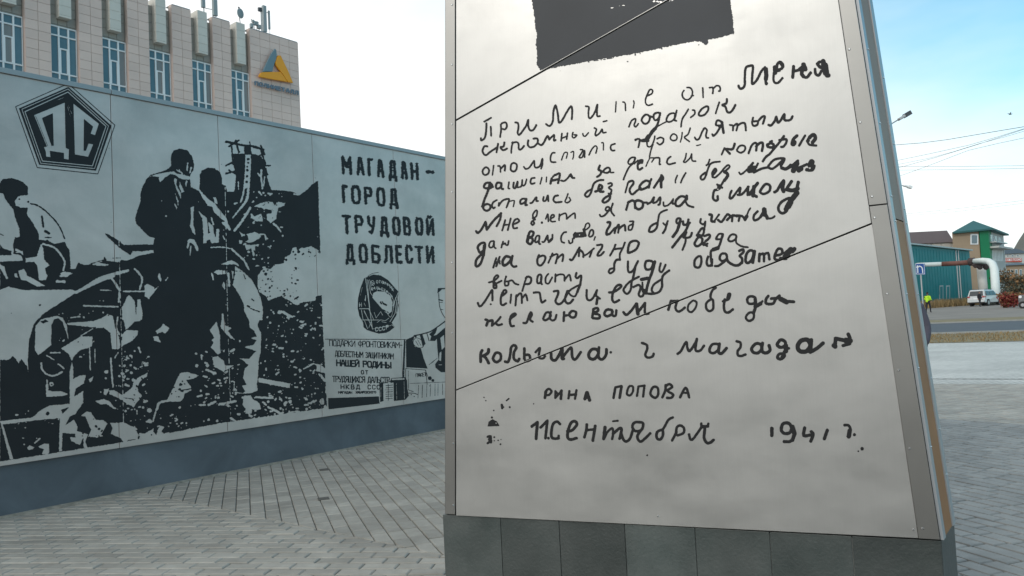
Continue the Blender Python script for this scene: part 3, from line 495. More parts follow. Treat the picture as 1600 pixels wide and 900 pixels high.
WORK = """
o 0 0 1; p 0,409 36,407 37,403 67,403 111,420 118,420 122,410 131,414 142,413 161,408 163,400 167,407 184,410 189,406 200,407 218,399 240,395 330,395 345,330 420,300 424,297 444,297.5 458,300 468,305 479,297 488,288 497,282 504,500 511,637 345,661 185,692 0,721;
p 267,259 267.5,243 271,235.5 280,232 292.5,234.7 300.5,244.5 303.5,257 302,266 298.7,271 296,276.5 297,282 298.7,292.5 306.7,296 315.5,306.7 322.7,317.3 328,324.5 335,333 353,347.5 356,360 380,400 240,400 240,382 241.5,372 233.5,370 221,358 213,349 211,340 214,331 219.5,314 219.5,303 223,290.7 230,278 235.5,273 257,266.7 266,261;
p 312.5,287 312.4,273 315.5,266 324.5,262 335,263 344,269 347,278 347,287 353,290.7 354.7,299.5 420,300 420,420 300,420 305,300 312,294;
o 330 200 5.625; p 195,225 290,225 290,150 345,150 355,215 440,250 470,300 480,360 490,420 510,500 535,550 400,620 130,620 135,575 200,570 210,520 215,410 195,330; s 22 130,120 290,155 360,160 460,190; s 20 160,160 240,110; s 18 215,110 245,215; s 10 340,125 345,160; s 18 435,155 470,230; s 16 440,200 480,330; s 15 520,330 430,330; s 16 180,165 195,320; s 18 130,330 190,300; s 16 130,400 210,380; s 14 155,370 210,400; s 14 460,230 400,250; s 14 480,360 495,410;
P 255,168 290,170 285,215 262,225; P 360,195 410,205 380,235 360,225; P 300,235 348,235 350,330 340,480 330,620 310,660 190,795 185,785 260,690 290,650 310,600 320,520 300,540 270,650 250,660 270,600 285,500 298,380; d 24 325,275 318,370 315,425 312,475 303,545; d 20 325,305 300,585 285,630; d 15 318,340; S 20 345,700 270,820 205,900; S 12 410,400 440,430; S 15 442,370 440,430 450,530; S 13 470,430 460,510; S 8 238,470 240,540;
P 375,690 430,660 500,645 540,650 560,690 530,720 460,705; P 540,690 590,650 650,660 640,685 590,700 575,760 575,800 520,835 490,800 485,755 530,750; P 345,745 380,775 440,755 455,820 400,820 350,790; S 16 550,840 580,870 605,900; S 14 420,560 440,585; D 20 460,570; S 16 500,575 530,578; D 12 400,610 375,560; S 12 730,580 760,585 785,575; D 18 150,735; S 12 205,665 225,660; P 200,165 215,215 195,190;
o 200 200 5.625; P 185,430 270,400 400,380 430,400 490,410 550,430 545,450 500,455 450,440 410,410 370,405 320,440 280,480 270,430 200,420; S 12 525,310 520,375; S 14 555,350 545,390; S 9 430,370 480,400; S 8 450,365 480,410; P 405,440 430,450 425,500 465,570 465,620 430,550 410,490; P 455,470 495,560 470,570 450,510; P 510,455 522,470 512,525 503,500; P 415,575 445,640 440,680 420,600; P 410,655 435,700 425,715 410,680; D 16 335,775; D 7 297,640 620,648 865,620; D 14 940,668 880,738;
P 560,500 610,500 640,555 690,610 760,660 820,740 865,790 875,830 910,900 890,900 850,860 820,830 850,820 800,780 755,740 745,695 700,680 660,620 620,550 570,530; P 748,610 770,612 795,675 760,655; P 550,700 580,690 575,780 570,850 590,900 560,900 545,850 560,850; P 620,730 690,790 695,900 660,900 655,800; P 705,820 750,870 750,900 715,900;
o 150 340 5.625; p 80,135 100,142 200,200 245,240 500,235 520,180 520,300 330,295 300,330 200,260 85,155; P 835,0 860,0 855,70 875,155 850,130 825,70; P 940,0 975,0 985,100 1020,60 1050,180 1060,100 1085,95 1080,220 1020,225 1000,195 975,200 970,225 945,225; p 983,55 1002,130 985,140; P 795,210 830,185 860,190 895,250 900,295 885,290 860,240 840,225; S 9 835,250 825,330; S 15 815,215 805,265; S 7 1010,262 1125,262;
S 17 340,450 405,530 385,625; S 19 140,535 210,640; S 20 0,560 100,520 280,465; P 320,295 380,300 505,285 505,310 340,335; S 7 40,635 130,640; S 13 245,648 425,648; P 425,600 450,580 510,610 515,625 555,600 465,715 430,690; S 15 205,655 200,740; P 555,475 575,540 568,570 545,520; S 9 610,555 630,530; S 13 0,778 190,783; P 230,790 270,700 290,680 340,730 350,840 355,850 365,720 390,715 410,860 405,900 230,900; l 9 85,720 100,735 120,710; D 8 35,732 65,732; P 0,390 100,410 110,418 0,425;
o 150 480 5.625; P 225,0 400,0 410,60 390,120 340,125 280,190 260,195 235,80; l 7 350,0 352,60; P 0,120 50,100 100,60 150,80 165,170 200,260 215,330 205,368 140,370 125,225 65,175 0,185; d 9 108,72; P 270,200 375,205 365,240 320,295 225,345 230,240; d 12 330,262; S 13 190,90 180,180 205,240; P 505,260 545,255 570,310 510,295; P 520,210 570,180 590,145 645,185 610,235 580,215 540,235; P 1000,200 1060,125 1090,250 1095,400 1070,415 1010,350 1035,310 1015,290 1040,270; P 1025,460 1060,430 1090,470 1125,480 1125,570 1080,545 1030,520 1060,500;
P 625,820 700,660 740,580 800,570 905,600 850,630 790,640 830,690 840,730 780,760 770,800 740,830 640,830; d 28 745,680; d 13 820,615 760,650; d 22 735,722; d 10 700,740 710,790 745,790; l 10 760,730 840,715; S 20 640,820 560,840 535,900; D 19 880,408; S 13 925,420 930,460; D 27 885,515; D 32 980,512; S 19 970,550 1050,580; S 16 945,608 975,615; D 15 1078,640; S 10 955,685 975,700; D 15 1060,690 1100,690; D 20 920,735; S 16 970,765 992,765; S 16 890,785 930,775; D 15 1055,795; S 16 910,860 960,860; S 18 990,860 1045,835; D 20 735,880; S 16 1085,850 1125,855; D 9 870,858 835,865;
S 15 130,450 140,600 150,700; S 9 165,445 195,400; D 28 95,568; D 15 90,625 340,383 255,390; S 14 375,355 390,395; C 9 265,440 275,425 280,450; D 17 210,515 305,510; D 22 250,515; D 24 310,578; D 20 205,605 275,630; D 32 330,640; D 10 200,690 180,690 370,540 230,550; P 370,620 455,575 440,610 390,650 365,700 370,740 405,780 330,880 240,830 200,800 120,765 115,730 160,730 230,770 280,740 320,700 330,660; l 5 240,795 330,808; P 70,720 115,715 105,745 90,775 70,770; D 15 40,745;
o 150 580 5.625; D 42 470,345; S 13 545,285 530,340 500,440; P 435,440 470,420 505,440 490,455 440,450; P 0,430 60,430 105,460 60,520 35,550 60,570 0,585; P 125,455 240,450 330,490 375,560 365,600 290,600 250,640 220,590 130,550 145,500; P 380,545 430,545 510,500 500,530 530,560 550,500 570,480 600,490 575,530 600,550 650,530 640,550 480,582 380,600; D 15 710,463 825,510; D 18 795,457; D 11 950,440 1105,435; D 24 990,425 1065,437; D 20 735,320; S 11 360,345 360,375; D 22 350,507; d 12 490,560 380,575;
o 0 600 4.5; P 320,0 340,0 340,45 480,70 440,85 325,90; P 490,0 520,0 520,90 585,50 585,130 560,170 530,210 490,230 460,290 520,250 545,300 540,330 620,355 600,400 615,450 590,450 585,380 560,430 500,400 490,345 440,345 435,470 415,475 420,240 250,255 20,285 95,530 70,530 0,262 10,260 230,235 290,180 350,150 490,140; d 26 335,207; p 430,180 485,165 440,210; p 535,60 560,20 560,60 540,85; P 570,225 610,190 640,200 680,260 755,280 720,340 700,375 620,370 640,320 600,230; d 18 675,297 697,315; P 670,120 730,105 770,120 800,160 830,178 800,175 750,140 710,145; P 190,445 210,430 240,445 230,460 200,462; S 11 245,415 280,385; P 265,440 310,420 345,420 345,490 290,495 310,460; p 440,345 530,350 530,375 490,375 445,395; P 0,262 12,258 20,285 60,450 95,530 72,530 20,340;
o 0 430 4.5; P -4,105 60,80 160,105 510,100 540,120 430,190 300,275 240,340 205,450 195,600 200,690 190,640 165,610 150,590 130,620 110,585 90,570 60,595 -4,595; d 14 280,210; d 7 80,268 310,398; P 245,530 250,360 290,310 400,285 440,300 470,350 482,460 465,400 440,330 410,300 380,310 362,350 360,490 300,540 270,560; p 285,325 320,312 340,325 305,340; S 11 590,215 830,222; P 470,335 660,322 720,300 720,370 650,365 475,348; P 430,515 565,430 650,430 650,500 560,530 520,570 505,600 480,550; d 9 550,468 580,490; S 7 570,425 650,378; S 13 290,620 300,670 350,705 400,700 435,680; S 9 330,565 380,595; S 9 355,545 420,545; S 9 410,625 450,655; P 490,680 505,610 515,640 515,730 560,705 605,700 590,760 530,800 515,900 490,900; P 625,735 655,710 650,740 630,755; S 9 630,500 635,665; S 7 668,520 668,615; P 325,730 335,730 340,815 430,815 480,835 330,850; D 30 362,765; d 12 362,768; D 24 745,680; D 14 745,725; S 7 705,105 780,107; S 22 535,120 700,40 800,5; D 12 590,295 725,262; D 8 560,293 625,268 655,252; S 8 500,300 560,290;
P 170,0 220,30 320,72 260,78 180,35; P 270,0 335,0 320,35 280,35; S 17 400,45 455,45; S 13 425,5 470,5;
o 0 250 4.5; p -4,165 20,135 80,125 155,150 195,185 198,245 165,250 130,255 105,290 110,320 150,335 198,335 190,380 235,450 275,520 275,560 320,565 330,560 380,590 455,575 490,640 497,755 440,790 300,700 165,700 160,640 100,650 90,600 105,545 140,540 135,480 105,400 95,350 40,280 20,235 -4,230; d 17 200,293; d 13 135,275; d 7 135,312; s 9 215,308 265,320 340,375 410,455 455,550; s 15 295,395 305,470; s 19 320,500 345,515; s 9 320,545 360,545; p 0,585 20,620 80,640 80,668 -4,670; s 7 0,520 25,532; s 13 100,655 150,665 168,700; P 105,620 150,640 150,655 110,640;
S 12 300,590 380,615 430,670 455,720 445,775; P 270,640 290,590 305,620 310,700 350,740 315,760 330,810 320,840 275,840 260,740 240,715 180,720 180,690 260,680; P 0,735 30,750 55,830 45,840 20,790 0,760; P 130,780 170,765 190,810 320,885 260,890 190,850 145,840; P 100,800 120,795 125,825 105,825; P 420,800 450,785 515,795 470,820; S 14 400,850 455,860; P 640,735 690,718 765,735 740,745; D 14 600,712; S 20 590,900 720,825 890,780; s 4 795,690 845,688; s 5 640,728 740,700;
o 330 340 5.625; P 410,510 450,455 480,445 520,450 560,415 640,400 650,350 700,320 715,270 745,260 760,290 790,265 830,265 880,250 920,275 965,300 985,300 995,680 920,690 915,730 820,740 760,760 740,770 690,730 640,705 620,685 500,730 480,690 420,650 405,580; d 28 480,495; d 20 500,540; d 22 515,615; d 14 450,550 475,645 510,650 540,560 555,420; s 14 735,715 765,700; d 26 770,300; d 18 740,325 720,300 660,370 810,318; d 13 910,340 740,360 480,585 640,690;
P 315,145 380,125 430,150 440,170 380,210 350,220 300,215 330,190; S 14 430,150 470,150 480,195; P 245,195 275,200 265,235 245,225; P 250,125 290,150 270,170; P 295,235 340,240 420,235 410,255 390,250 385,290 350,270 310,285; S 16 360,275 375,330; D 17 325,300 400,330; D 11 375,362; S 9 105,160 118,190; D 14 630,160; S 12 550,60 590,90 610,125; S 9 0,262 100,260 180,275; S 16 180,275 240,330 290,380 330,455;
P 90,410 150,380 180,375 230,400 250,430 200,410 130,415; P 210,425 260,460 300,490 350,540 400,620 440,720 455,800 450,900 330,900 290,820 290,770 250,680 190,590 210,500; P 15,480 60,460 120,465 130,495 60,500; S 14 5,490 20,545; S 18 150,490 160,600; P 180,470 200,470 190,540; s 16 320,775 380,810 425,830; s 10 285,500 300,540; s 7 355,715 375,730; l 4 205,470 265,470; P 95,600 110,560 125,590 120,635; S 20 100,850 105,900; D 34 600,832; D 13 545,830; S 22 635,830 690,870; S 12 0,0 20,60;
o 330 480 5.625; P 295,0 450,0 445,70 410,150 415,180 440,230 440,290 435,400 420,460 410,610 400,680 410,730 350,755 270,760 205,755 205,740 280,755 300,740 270,690 310,680 280,620 295,540 330,510 270,460 250,450 330,455 395,385 290,350 370,330 400,290 345,270 400,260 380,210 340,180 330,100; s 10 330,0 380,25 425,40; s 7 330,410 385,390; P 415,620 695,670 690,710 415,660; P 80,170 105,60 125,160 180,185 150,210 205,285 170,275 110,210; D 16 250,297; P 10,440 60,430 110,470 120,510 200,515 110,560 30,520; P 0,560 50,585 0,580; D 16 110,385; D 13 160,405 195,403; S 6 205,620 200,740; D 16 65,640; S 14 135,640 125,665; D 20 60,690; D 13 90,690; D 16 40,795; S 20 70,855 215,825; S 16 0,845 40,830; D 34 600,45; S 18 620,40 710,85; P 660,90 690,60 715,75 680,110; D 18 520,138; D 16 595,165; D 11 660,123 710,228 500,180 545,45; D 13 760,112 763,390 475,475 437,490 720,195; S 16 785,125 805,130; S 14 483,535 483,555; D 17 465,597; S 12 735,595 745,590; S 14 780,565 790,558; S 12 815,540 900,495; P 900,495 960,505 1005,540 1000,580 960,570 920,560 930,520; S 17 950,590 1000,650; S 14 955,160 985,165; D 16 915,197; D 9 975,190 820,685; S 12 1010,700 1010,750; D 14 885,765; D 22 833,805; D 16 895,825; S 18 395,790 540,800; D 22 500,830; D 14 540,785; S 14 600,790 620,820; D 30 695,830; D 18 650,860 610,890;
o 350 560 6.924; P 215,400 290,400 310,440 380,480 395,530 370,555 300,550 300,595 230,600 235,540 200,500; S 24 480,530 570,570 630,615; D 22 655,505 615,545; D 26 895,550; S 14 725,580 800,570; S 16 930,575 1100,565; D 36 1095,525; P 1030,470 1060,430 1085,450 1080,500 1050,500; D 30 715,470; S 20 70,645 130,680; S 14 240,675 280,670; D 16 380,640; D 20 480,630; D 13 330,645 940,540 745,530 680,600; D 16 965,465; S 14 870,430 900,445; D 12 950,385; S 12 1050,180 1100,240;
o 0 0 1; L 0.7 180,136 186,380 194,693; L 0.7 350,200 356,500 361,662
"""
BADGE = """
o 540 400 6.92; p 200,240 240,225 300,200 380,210 460,260 530,340 575,390 560,450 575,530 550,640 500,720 530,770 480,810 440,830 360,840 290,820 230,800 195,770 190,720 150,650 130,560 135,460 160,350; s 6 240,220 290,190 355,178; s 5 300,215 360,205;
P 300,400 340,382 420,385 480,430 508,500 500,600 460,628 420,600 350,520 290,450; d 34 390,505; s 20 380,500 440,530; s 12 400,580 460,610; C 5 340,375 420,375 490,420 520,500 510,600 470,650; L 7 215,240 290,790; L 6 245,260 270,400 300,440 350,450; L 6 232,255 252,470 262,560; L 5 260,255 280,370; P 205,480 222,400 218,490; L 7 150,570 255,570; L 6 170,580 190,690; L 6 180,692 365,692; L 6 200,590 290,780; L 6 250,570 305,690; L 5 205,700 240,790; L 5 200,600 250,690 200,690; L 5 280,700 250,780; L 5 310,610 330,670 380,600 400,640; L 5 340,720 380,690 430,700 470,670; L 5 390,710 440,720; L 7 568,395 510,540; L 7 556,470 535,620 480,710; L 6 568,500 550,620; L 5 540,450 520,560; L 6 150,505 150,550; L 6 172,505 172,550; L 6 150,528 172,528; L 5 200,510 215,540; C 5 300,320 275,290 285,265 308,280; L 6 270,275 312,300; L 6 280,320 300,290; L 4 520,745 290,790; L 5 500,740 530,775; L 4 160,430 180,340
"""
FIG = """
o 500 520 7.5; l 8 60,74 1000,78; p 95,765 690,745 700,830 100,897; l 16 992,90 972,525; l 5 1000,100 985,520; p 695,590 740,590 745,800 705,812; p 840,530 1000,520 1020,560 1030,750 1000,785 860,800 835,800 825,560; L 18 850,545 985,540; P 755,600 862,582 866,800 760,812; L 4 895,590 900,780; L 4 985,570 990,770; s 10 740,590 860,560; l 7 770,620 850,612; l 7 775,645 855,640; l 6 765,670 850,668; l 8 775,695 850,690; l 6 770,720 855,718; l 8 775,745 850,740; l 6 770,770 850,768; l 5 800,600 800,800; d 16 720,700; L 4 715,640 712,760;
o 590 430 4.286; p 190,432 250,405 236,440 250,480 290,490 310,560 335,625 192,617; p 400,122 405,80 440,50 464,44 464,92 430,95 410,115; s 5 410,120 414,200 430,250 455,290; s 8 410,163 435,170; s 4 412,182 435,182; s 4 425,228 440,232; s 8 245,405 280,398 330,385 370,368 464,300; c 4 245,430 265,420 300,440 305,480 270,485 240,460; l 3 255,440 275,475; l 3 268,432 290,470; d 14 255,410; p 283,400 300,394 322,460 302,478; s 5 330,388 345,440; p 345,395 365,378 400,350 390,385 375,405 395,400 440,360 464,345 464,400 400,420 385,440 350,440 360,410; p 395,402 450,372 464,372 464,650 425,650 388,620 385,595 408,565 400,480; P 420,420 445,400 450,480 430,500; P 415,520 428,510 425,575 412,570; d 10 415,610; L 3 410,600 430,600; s 3 345,600 380,570; s 3 360,590 400,555; l 4 190,625 322,635 332,730; l 4 188,625 190,780; l 4 320,635 345,700; d 26 350,690; d 20 370,705; l 3 205,640 208,770; l 3 215,725 464,715; l 4 300,735 298,820; l 3 330,732 328,815; l 3 355,730 352,812; l 3 385,728 384,808; l 3 405,728 404,806; l 3 435,726 436,800; l 3 275,735 270,825; l 3 345,735 350,745; s 5 190,790 240,790 270,800; d 8 225,800 245,812; l 4 210,770 240,780; p 180,690 188,700 210,810 185,815
"""
M['flank'] = mat('flank_grey', (0.34, 0.27, 0.225), 0.6, 0.0, spec=.2, noise=.08, nscale=2)
# ------------------------------------------------------------------ the metal stele with the hand-written letter
SB = 0.60                                            # height of its stone foot
A0 = gnd(695.5, 803, SB); A1 = gnd(1469, 843.5, SB)
ex = (A1 - A0); ex /= np.linalg.norm(ex)
fn = np.array([ex[1], -ex[0], 0.0])                  # out of the front face
if fn[1] > 0: fn = -fn
FACE = Plane(A0, fn)
stele = thing('memorial_stele', 'tall silver metal stele with a handwritten letter in black, on a dark slate foot', 'monument', (A0 + A1) / 2 * np.array([1, 1, 0]))
def slab(pts, o0, o1, name, m, parent, bevel=0.0, plane=FACE, label=None):
    p = np.array(pts, float)
    f = plane.hit(p[:, 0], p[:, 1], o0)
    b = f + plane.n * (o1 - o0)
    return MB().prism(list(f), list(b)).build(name, m, parent, bevel=bevel, label=label)
B1 = gnd(1487.6, 816, SB); side = B1 - A1                 # depth of the stele, seen on its right flank
TOPY = -520
def LX(y): return 711.5                                  # plate edges, as sight lines
def RX(y): return 1310 + 0.1491 * y
def CX(y): return 1336 + 0.1577 * y                      # outer corner of the front trim
q = FACE.hit(np.array([695.5, CX(843.5), CX(TOPY), 695.5]), np.array([803, 843.5, TOPY, TOPY]), 0.0)
MB().prism(list(q), [v + side * 0.96 for v in q]).build('core', M['core'], stele)
slab([(712.5, 610.6), (1363.5, 350.2), (RX(841) - .2, 841), (712.5, 805.5)], .014, .004, 'front_plate', M['plate'], stele, .0015)
slab([(712.5, 189.2), (RX(-137) - .2, -136.6), (RX(347) - .2, 348.4), (712.5, 608.8)], .014, .004, 'front_plate', M['plate'], stele, .0015)
slab([(712.5, 186.6), (712.5, TOPY), (RX(TOPY), TOPY), (RX(-141) - .2, -139.4)], .014, .004, 'front_plate', M['plate'], stele, .0015)
slab([(695.5, 803), (710.8, 804), (710.8, TOPY), (695.5, TOPY)], .018, .002, 'edge_trim', M['trim'], stele, .002)
slab([(RX(321) + .3, 321), (CX(318), 318), (CX(TOPY), TOPY), (RX(TOPY) + .3, TOPY)], .018, .002, 'edge_trim', M['trim'], stele, .002)
slab([(RX(841) + .3, 841.5), (CX(843.5), 843.5), (CX(319.4), 319.4), (RX(322.6) + .3, 322.6)], .018, .002, 'edge_trim', M['trim'], stele, .002)
# chamfer strip, flank sheets and rear trim: points run up the corner edge
def corner(y, d, out=0.0):
    p = FACE.hit(CX(y), y, 0.0)
    sn = np.cross(side / np.linalg.norm(side), np.array([0, 0, 1.0])); sn /= np.linalg.norm(sn)
    return p + side * d + sn * out
sn_ = np.cross(side / np.linalg.norm(side), np.array([0, 0, 1.0])); OUT = 1.0 if sn_ @ ex > 0 else -1.0
def flank(y0, y1, d0, d1, o, th, name, m, lab=None):
    f = [corner(y0, d0, OUT * o), corner(y0, d1, OUT * o), corner(y1, d1, OUT * o), corner(y1, d0, OUT * o)]
    b = [corner(y0, d0, OUT * (o - th)), corner(y0, d1, OUT * (o - th)), corner(y1, d1, OUT * (o - th)), corner(y1, d0, OUT * (o - th))]
    return MB().prism(f, b).build(name, m, stele, label=lab)
flank(843.5, TOPY, 0.005, 0.17, .014, .012, 'chamfer_strip', M['bevel'])
flank(843.5, 341, 0.18, 0.78, .009, .008, 'flank_sheet', M['brownish'], 'bronze lower flank sheet, reflection put into its colour')
flank(339, TOPY, 0.18, 0.78, .009, .008, 'flank_sheet', M['flank'], 'grey upper flank sheet')
flank(843.5, TOPY, 0.80, 1.0, .014, .012, 'edge_trim', M['bevel'])
def screw(P, n, r=0.006):
    n = n / np.linalg.norm(n)
    h = np.array([0, 0, 1.0]); a = np.cross(n, h); a /= np.linalg.norm(a); b = np.cross(n, a)
    ring = lambda rr, o: [P + n * o + rr * (math.cos(t) * a + math.sin(t) * b) for t in np.linspace(0, 2 * math.pi, 9)[:-1]]
    r0, r1 = ring(r, 0), ring(r * .6, .004)
    vs = r0 + r1; fs = [[8 + i for i in range(8)]] + [[i, (i + 1) % 8, 8 + (i + 1) % 8, 8 + i] for i in range(8)]
    MB().add(vs, fs).build('screw', M['screw'], stele)
for x, y in [(706.5, 7.5), (706.5, 101), (706.5, 194), (706.5, 300), (706.5, 410), (706.5, 520), (708, 693), (708, 789.5), (1327, 77), (1344, 191), (1362.5, 307), (1366.5, 340), (1386, 459), (1404, 578.5), (1421.5, 701), (1441.5, 826)]:
    screw(FACE.hit(float(x), float(y), .018), fn)
for x, y in [(1028, 806.5), (1427, 827.5)]:
    screw(FACE.hit(float(x), float(y), .014), fn, .005)
for y in (75, 191, 306, 345, 460, 576, 700):
    screw(corner(y, .12, OUT * .014), sn_ * OUT, .005)
for y in (100, 210, 318, 342, 460, 600, 684, 760):
    screw(corner(y, .9, OUT * .014), sn_ * OUT, .005)

pr = Print(735, 70, 1362, 725).run(HAND)
pr.F += .2
pr.rough(.22, 1.6, 1.6, 5)
pr.run('o 0 0 1; L 2.2 705,611.6 1370,346.2')            # the sheet joint cuts the letters
pr.build('handwritten_letter', FACE, .0148, M['ink'], stele)
pp = Print(800, -200, 1162, 125).run(PHOTO)
pp.rough(1.0, 1.6, 1.6, 9)
pp.run('o 0 0 1; L 3.2 700,194.3 1300,-145.5')
pp.build('dark_photo_print', FACE, .0148, M['photo'], stele)

# stone foot: slate slabs round a core
ez = np.array([0, 0, 1.0])
W0 = gnd(693.0, 802, SB); wid = np.linalg.norm(A1 - W0) + .004
foot_o = W0 + fn * .012
def foot_slab(u0, u1, o=0.0):
    a = foot_o + ex * (u0 + .0014) + fn * o; b = foot_o + ex * (u1 - .0014) + fn * o
    fr = [a, b, b * [1, 1, 0] - ez * .02, a * [1, 1, 0] - ez * .02]
    MB().prism([p - ez * .004 for p in fr[:2]] + fr[2:], [p - fn * .025 - ez * .004 for p in fr[:2]] + [p - fn * .025 for p in fr[2:]]).build('stone_slab', M['slate'], stele, bevel=.002)
us = [0.0]
for x in (782, 873.5, 976, 1086, 1202.6, 1331):
    P = Plane(foot_o, fn).hit(float(x), 803 + (x - 695) * .0524 + 6, 0.0); us.append(float((P - foot_o) @ ex))
us.append(wid)
rnd = random.Random(3)
for a, b in zip(us[:-1], us[1:]): foot_slab(a, b, rnd.uniform(0, .003))
c0 = foot_o + ex * wid; sd_ = side / np.linalg.norm(side)
def flank_slab(u0, u1):
    n = sn_ * OUT
    a = c0 + sd_ * (u0 + .003); b = c0 + sd_ * (u1 - .003)
    fr = [a - ez * .004, b - ez * .004, b * [1, 1, 0] - ez * .02, a * [1, 1, 0] - ez * .02]
    MB().prism(fr, [p - n * .025 for p in fr]).build('stone_slab', M['slate'], stele, bevel=.002)
flank_slab(0.0, np.linalg.norm(side) + .03)
k = [foot_o + ex * .01 - fn * .008, c0 - ex * .035 - fn * .008, c0 - ex * .035 + side, foot_o + ex * .01 + side]
MB().prism([p * [1, 1, 0] + ez * (SB - .012) for p in k], [p * [1, 1, 0] - ez * .02 for p in k]).build('foot_core', M['kerb'], stele)

# ------------------------------------------------------------------ the long memorial wall
WP = Plane((-4.913, 7.64, 0), TN)
ZB, ZT = 0.497, 4.288
def wu(px):                                              # distance along the wall of a picture column at mid height
    y = 459 + (1757 - px) * .0489
    P = WP.hit(float(px), float(y)); return float((P - WP.p) @ SN)
def wpt(u, z, off=0.0): return WP.p + SN * u + TN * off + ez * z
wall = thing('memorial_wall', 'long grey metal clad wall with a black mural of workers and a blue-grey base', 'wall', wpt(3, 0))
seams = [wu(183), wu(351.5), wu(499), wu(626)]
pw = 1.42
ed = [seams[0] - 2.05 * 2, seams[0] - 2.05] + seams + [seams[3] + 1.62, seams[3] + 3.2]
print('seams', ed)
for a, b in zip(ed[:-1], ed[1:]):
    bb = b - .006
    fr = [wpt(a, ZB), wpt(bb, ZB), wpt(bb, ZT), wpt(a, ZT)]
    MB().prism(fr, [p - TN * .02 for p in fr]).build('metal_panel', M['panel'], wall, bevel=.0015)
u0, u1 = ed[0], ed[-1]
def wbox(ua, ub, z0, z1, o0, o1, name, m, bevel=0):
    c = (wpt(ua, z0, o0) + wpt(ub, z1, o1)) / 2
    return MB().box(c, ub - ua, abs(o1 - o0), z1 - z0, SN, TN).build(name, m, wall, bevel=bevel)
wbox(u0, u1, .0, ZB + .1, -.30, -.045, 'painted_base', M['plinth'])
wbox(u0, u1, ZB + .1, ZT - .002, -.30, -.022, 'wall_core', M['core'])
for a, b in ((u0, seams[0] - .003), (seams[0] + .003, u1)):
    wbox(a, b, ZT + .002, ZT + .055, -.32, .022, 'coping', M['cap'], .003)
def dots(seam, zs):
    for z in zs:
        P = wpt(seam, z, 0)
        MB().ball(P, .007, .007, .007, 6, 4).build('rivet', M['cap'], wall)
for sx in (seams[0] - .03, seams[2] + .03, seams[1] + .03, seams[3] + .03): dots(sx, (1.0, 2.0, 2.9, 3.7))

Print(18, 128, 186, 280).run(PENT).rough(.12, 2, 2, 3).build('pentagon_emblem', WP, .0012, M['mural'], wall)
Wk = Print(-4, 215, 514, 726).run(WORK)
rg = random.Random(21)                                   # grain of the stencilled ground
for (x0, y0, x1, y1, n, wm) in ((415, 480, 506, 650, 190, 2.6), (360, 620, 505, 662, 70, 3.4), (185, 555, 232, 640, 70, 3.0), (195, 640, 300, 688, 45, 3.0), (315, 545, 372, 640, 60, 3.2), (380, 300, 450, 420, 70, 2.6), (440, 455, 506, 480, 30, 2.4), (60, 480, 150, 560, 26, 1.8), (20, 640, 92, 700, 20, 2.0)):
    for _ in range(n):
        x, y = rg.uniform(x0, x1), rg.uniform(y0, y1); w = wm * rg.random() ** 1.6; a = rg.uniform(-.5, .9); L = w * rg.uniform(0, 1.8)
        Wk.frame(0, 0, 1).stroke(.5 + w, (x, y, x + L * math.cos(a), y - L * math.sin(a)), False)
for (x0, y0, x1, y1, n, wm) in ((404, 418, 470, 470, 60, 2.2), (470, 388, 500, 402, 12, 2.), (262, 600, 300, 630, 18, 2.0), (190, 590, 222, 636, 24, 2.2), (126, 640, 165, 690, 20, 2.4), (395, 310, 440, 350, 30, 1.6), (345, 640, 400, 660, 14, 2.)):
    for _ in range(n):
        x, y = rg.uniform(x0, x1), rg.uniform(y0, y1); w = wm * rg.random() ** 1.5; Wk.stroke(.5 + w, (x, y, x + w * rg.uniform(-1, 1), y + w * rg.uniform(-.6, .6)), True)
Wk.run('o 0 0 1; L 0.7 180,136 186,380 194,693; L 0.7 350,200 356,500 361,662')
Wk.rough(.6, 2.0, 2.0, 7).build('workers_mural', WP, .0012, M['mural'], wall)
T = Print(525, 235, 692, 425)
for ln in """M 148 222 103 238|А 250 310 112 244|Г 330 374 120 250|А 394 450 128 258|Д 476 540 134 270|А 562 614 142 270|Н 632 692 150 275|- 738 802 150 285
Г 150 195 308 440|О 215 285 310 446|Р 306 370 320 450|О 392 458 325 460|Д 482 548 332 465|Т 152 218 518 655|Р 240 306 520 652|У 330 390 525 655|Д 414 482 528 662|О 503 565 530 665|В 580 640 532 665|О 665 725 535 665|Й 742 802 540 668
Д 174 243 722 856|О 268 335 722 862|Б 356 424 730 862|Л 442 510 730 862|Е 526 578 730 862|С 595 652 730 862|Т 665 725 735 860|И 742 802 735 862""".replace('\n', '|').replace('M', 'М').split('|'):
    c, xa, xb, ya, yb = ln.split(); xa, xb, ya, yb = map(float, (xa, xb, ya, yb))
    T.frame(500, 220, 4.5); w = 22
    o = (xa + w / 2, ya + w / 2); e1 = np.array((xb - xa - w, (xb - xa) * .06)); e2 = np.array((6, yb - ya - w))
    T.glyph(c, o, e1, e2, w)
T.rough(.95, 1.8, 0.9, 4).build('slogan_lettering', WP, .0012, M['mural'], wall)
Bd = Print(555, 420, 628, 525).run(BADGE).frame(540, 400, 6.92)
for ch, x, y in zip('ОТЛИЧНИК', (335, 362, 388, 413, 437, 460, 484, 506), (262, 262, 266, 274, 284, 298, 320, 346)):
    Bd.glyph(ch, (x, y), np.array((17, 8)), np.array((-4, 26)), 6, False)
for ch, x, y in zip('ДАЛЬСТРОЙ', (280, 305, 332, 360, 388, 414, 440, 466, 490), (338, 332, 330, 334, 342, 355, 374, 398, 425)):
    Bd.glyph(ch, (x, y), np.array((17, 7)), np.array((-3, 26)), 5.5, False)
for ch, x, y in zip('СССР', (322, 360, 398, 438), (775, 772, 764, 752)):
    Bd.glyph(ch, (x, y), np.array((24, -4)), np.array((2, 38)), 8, False)
Bd.rough(.12, 1.5, 1.5, 8).build('award_badge_print', WP, .0012, M['mural'], wall)
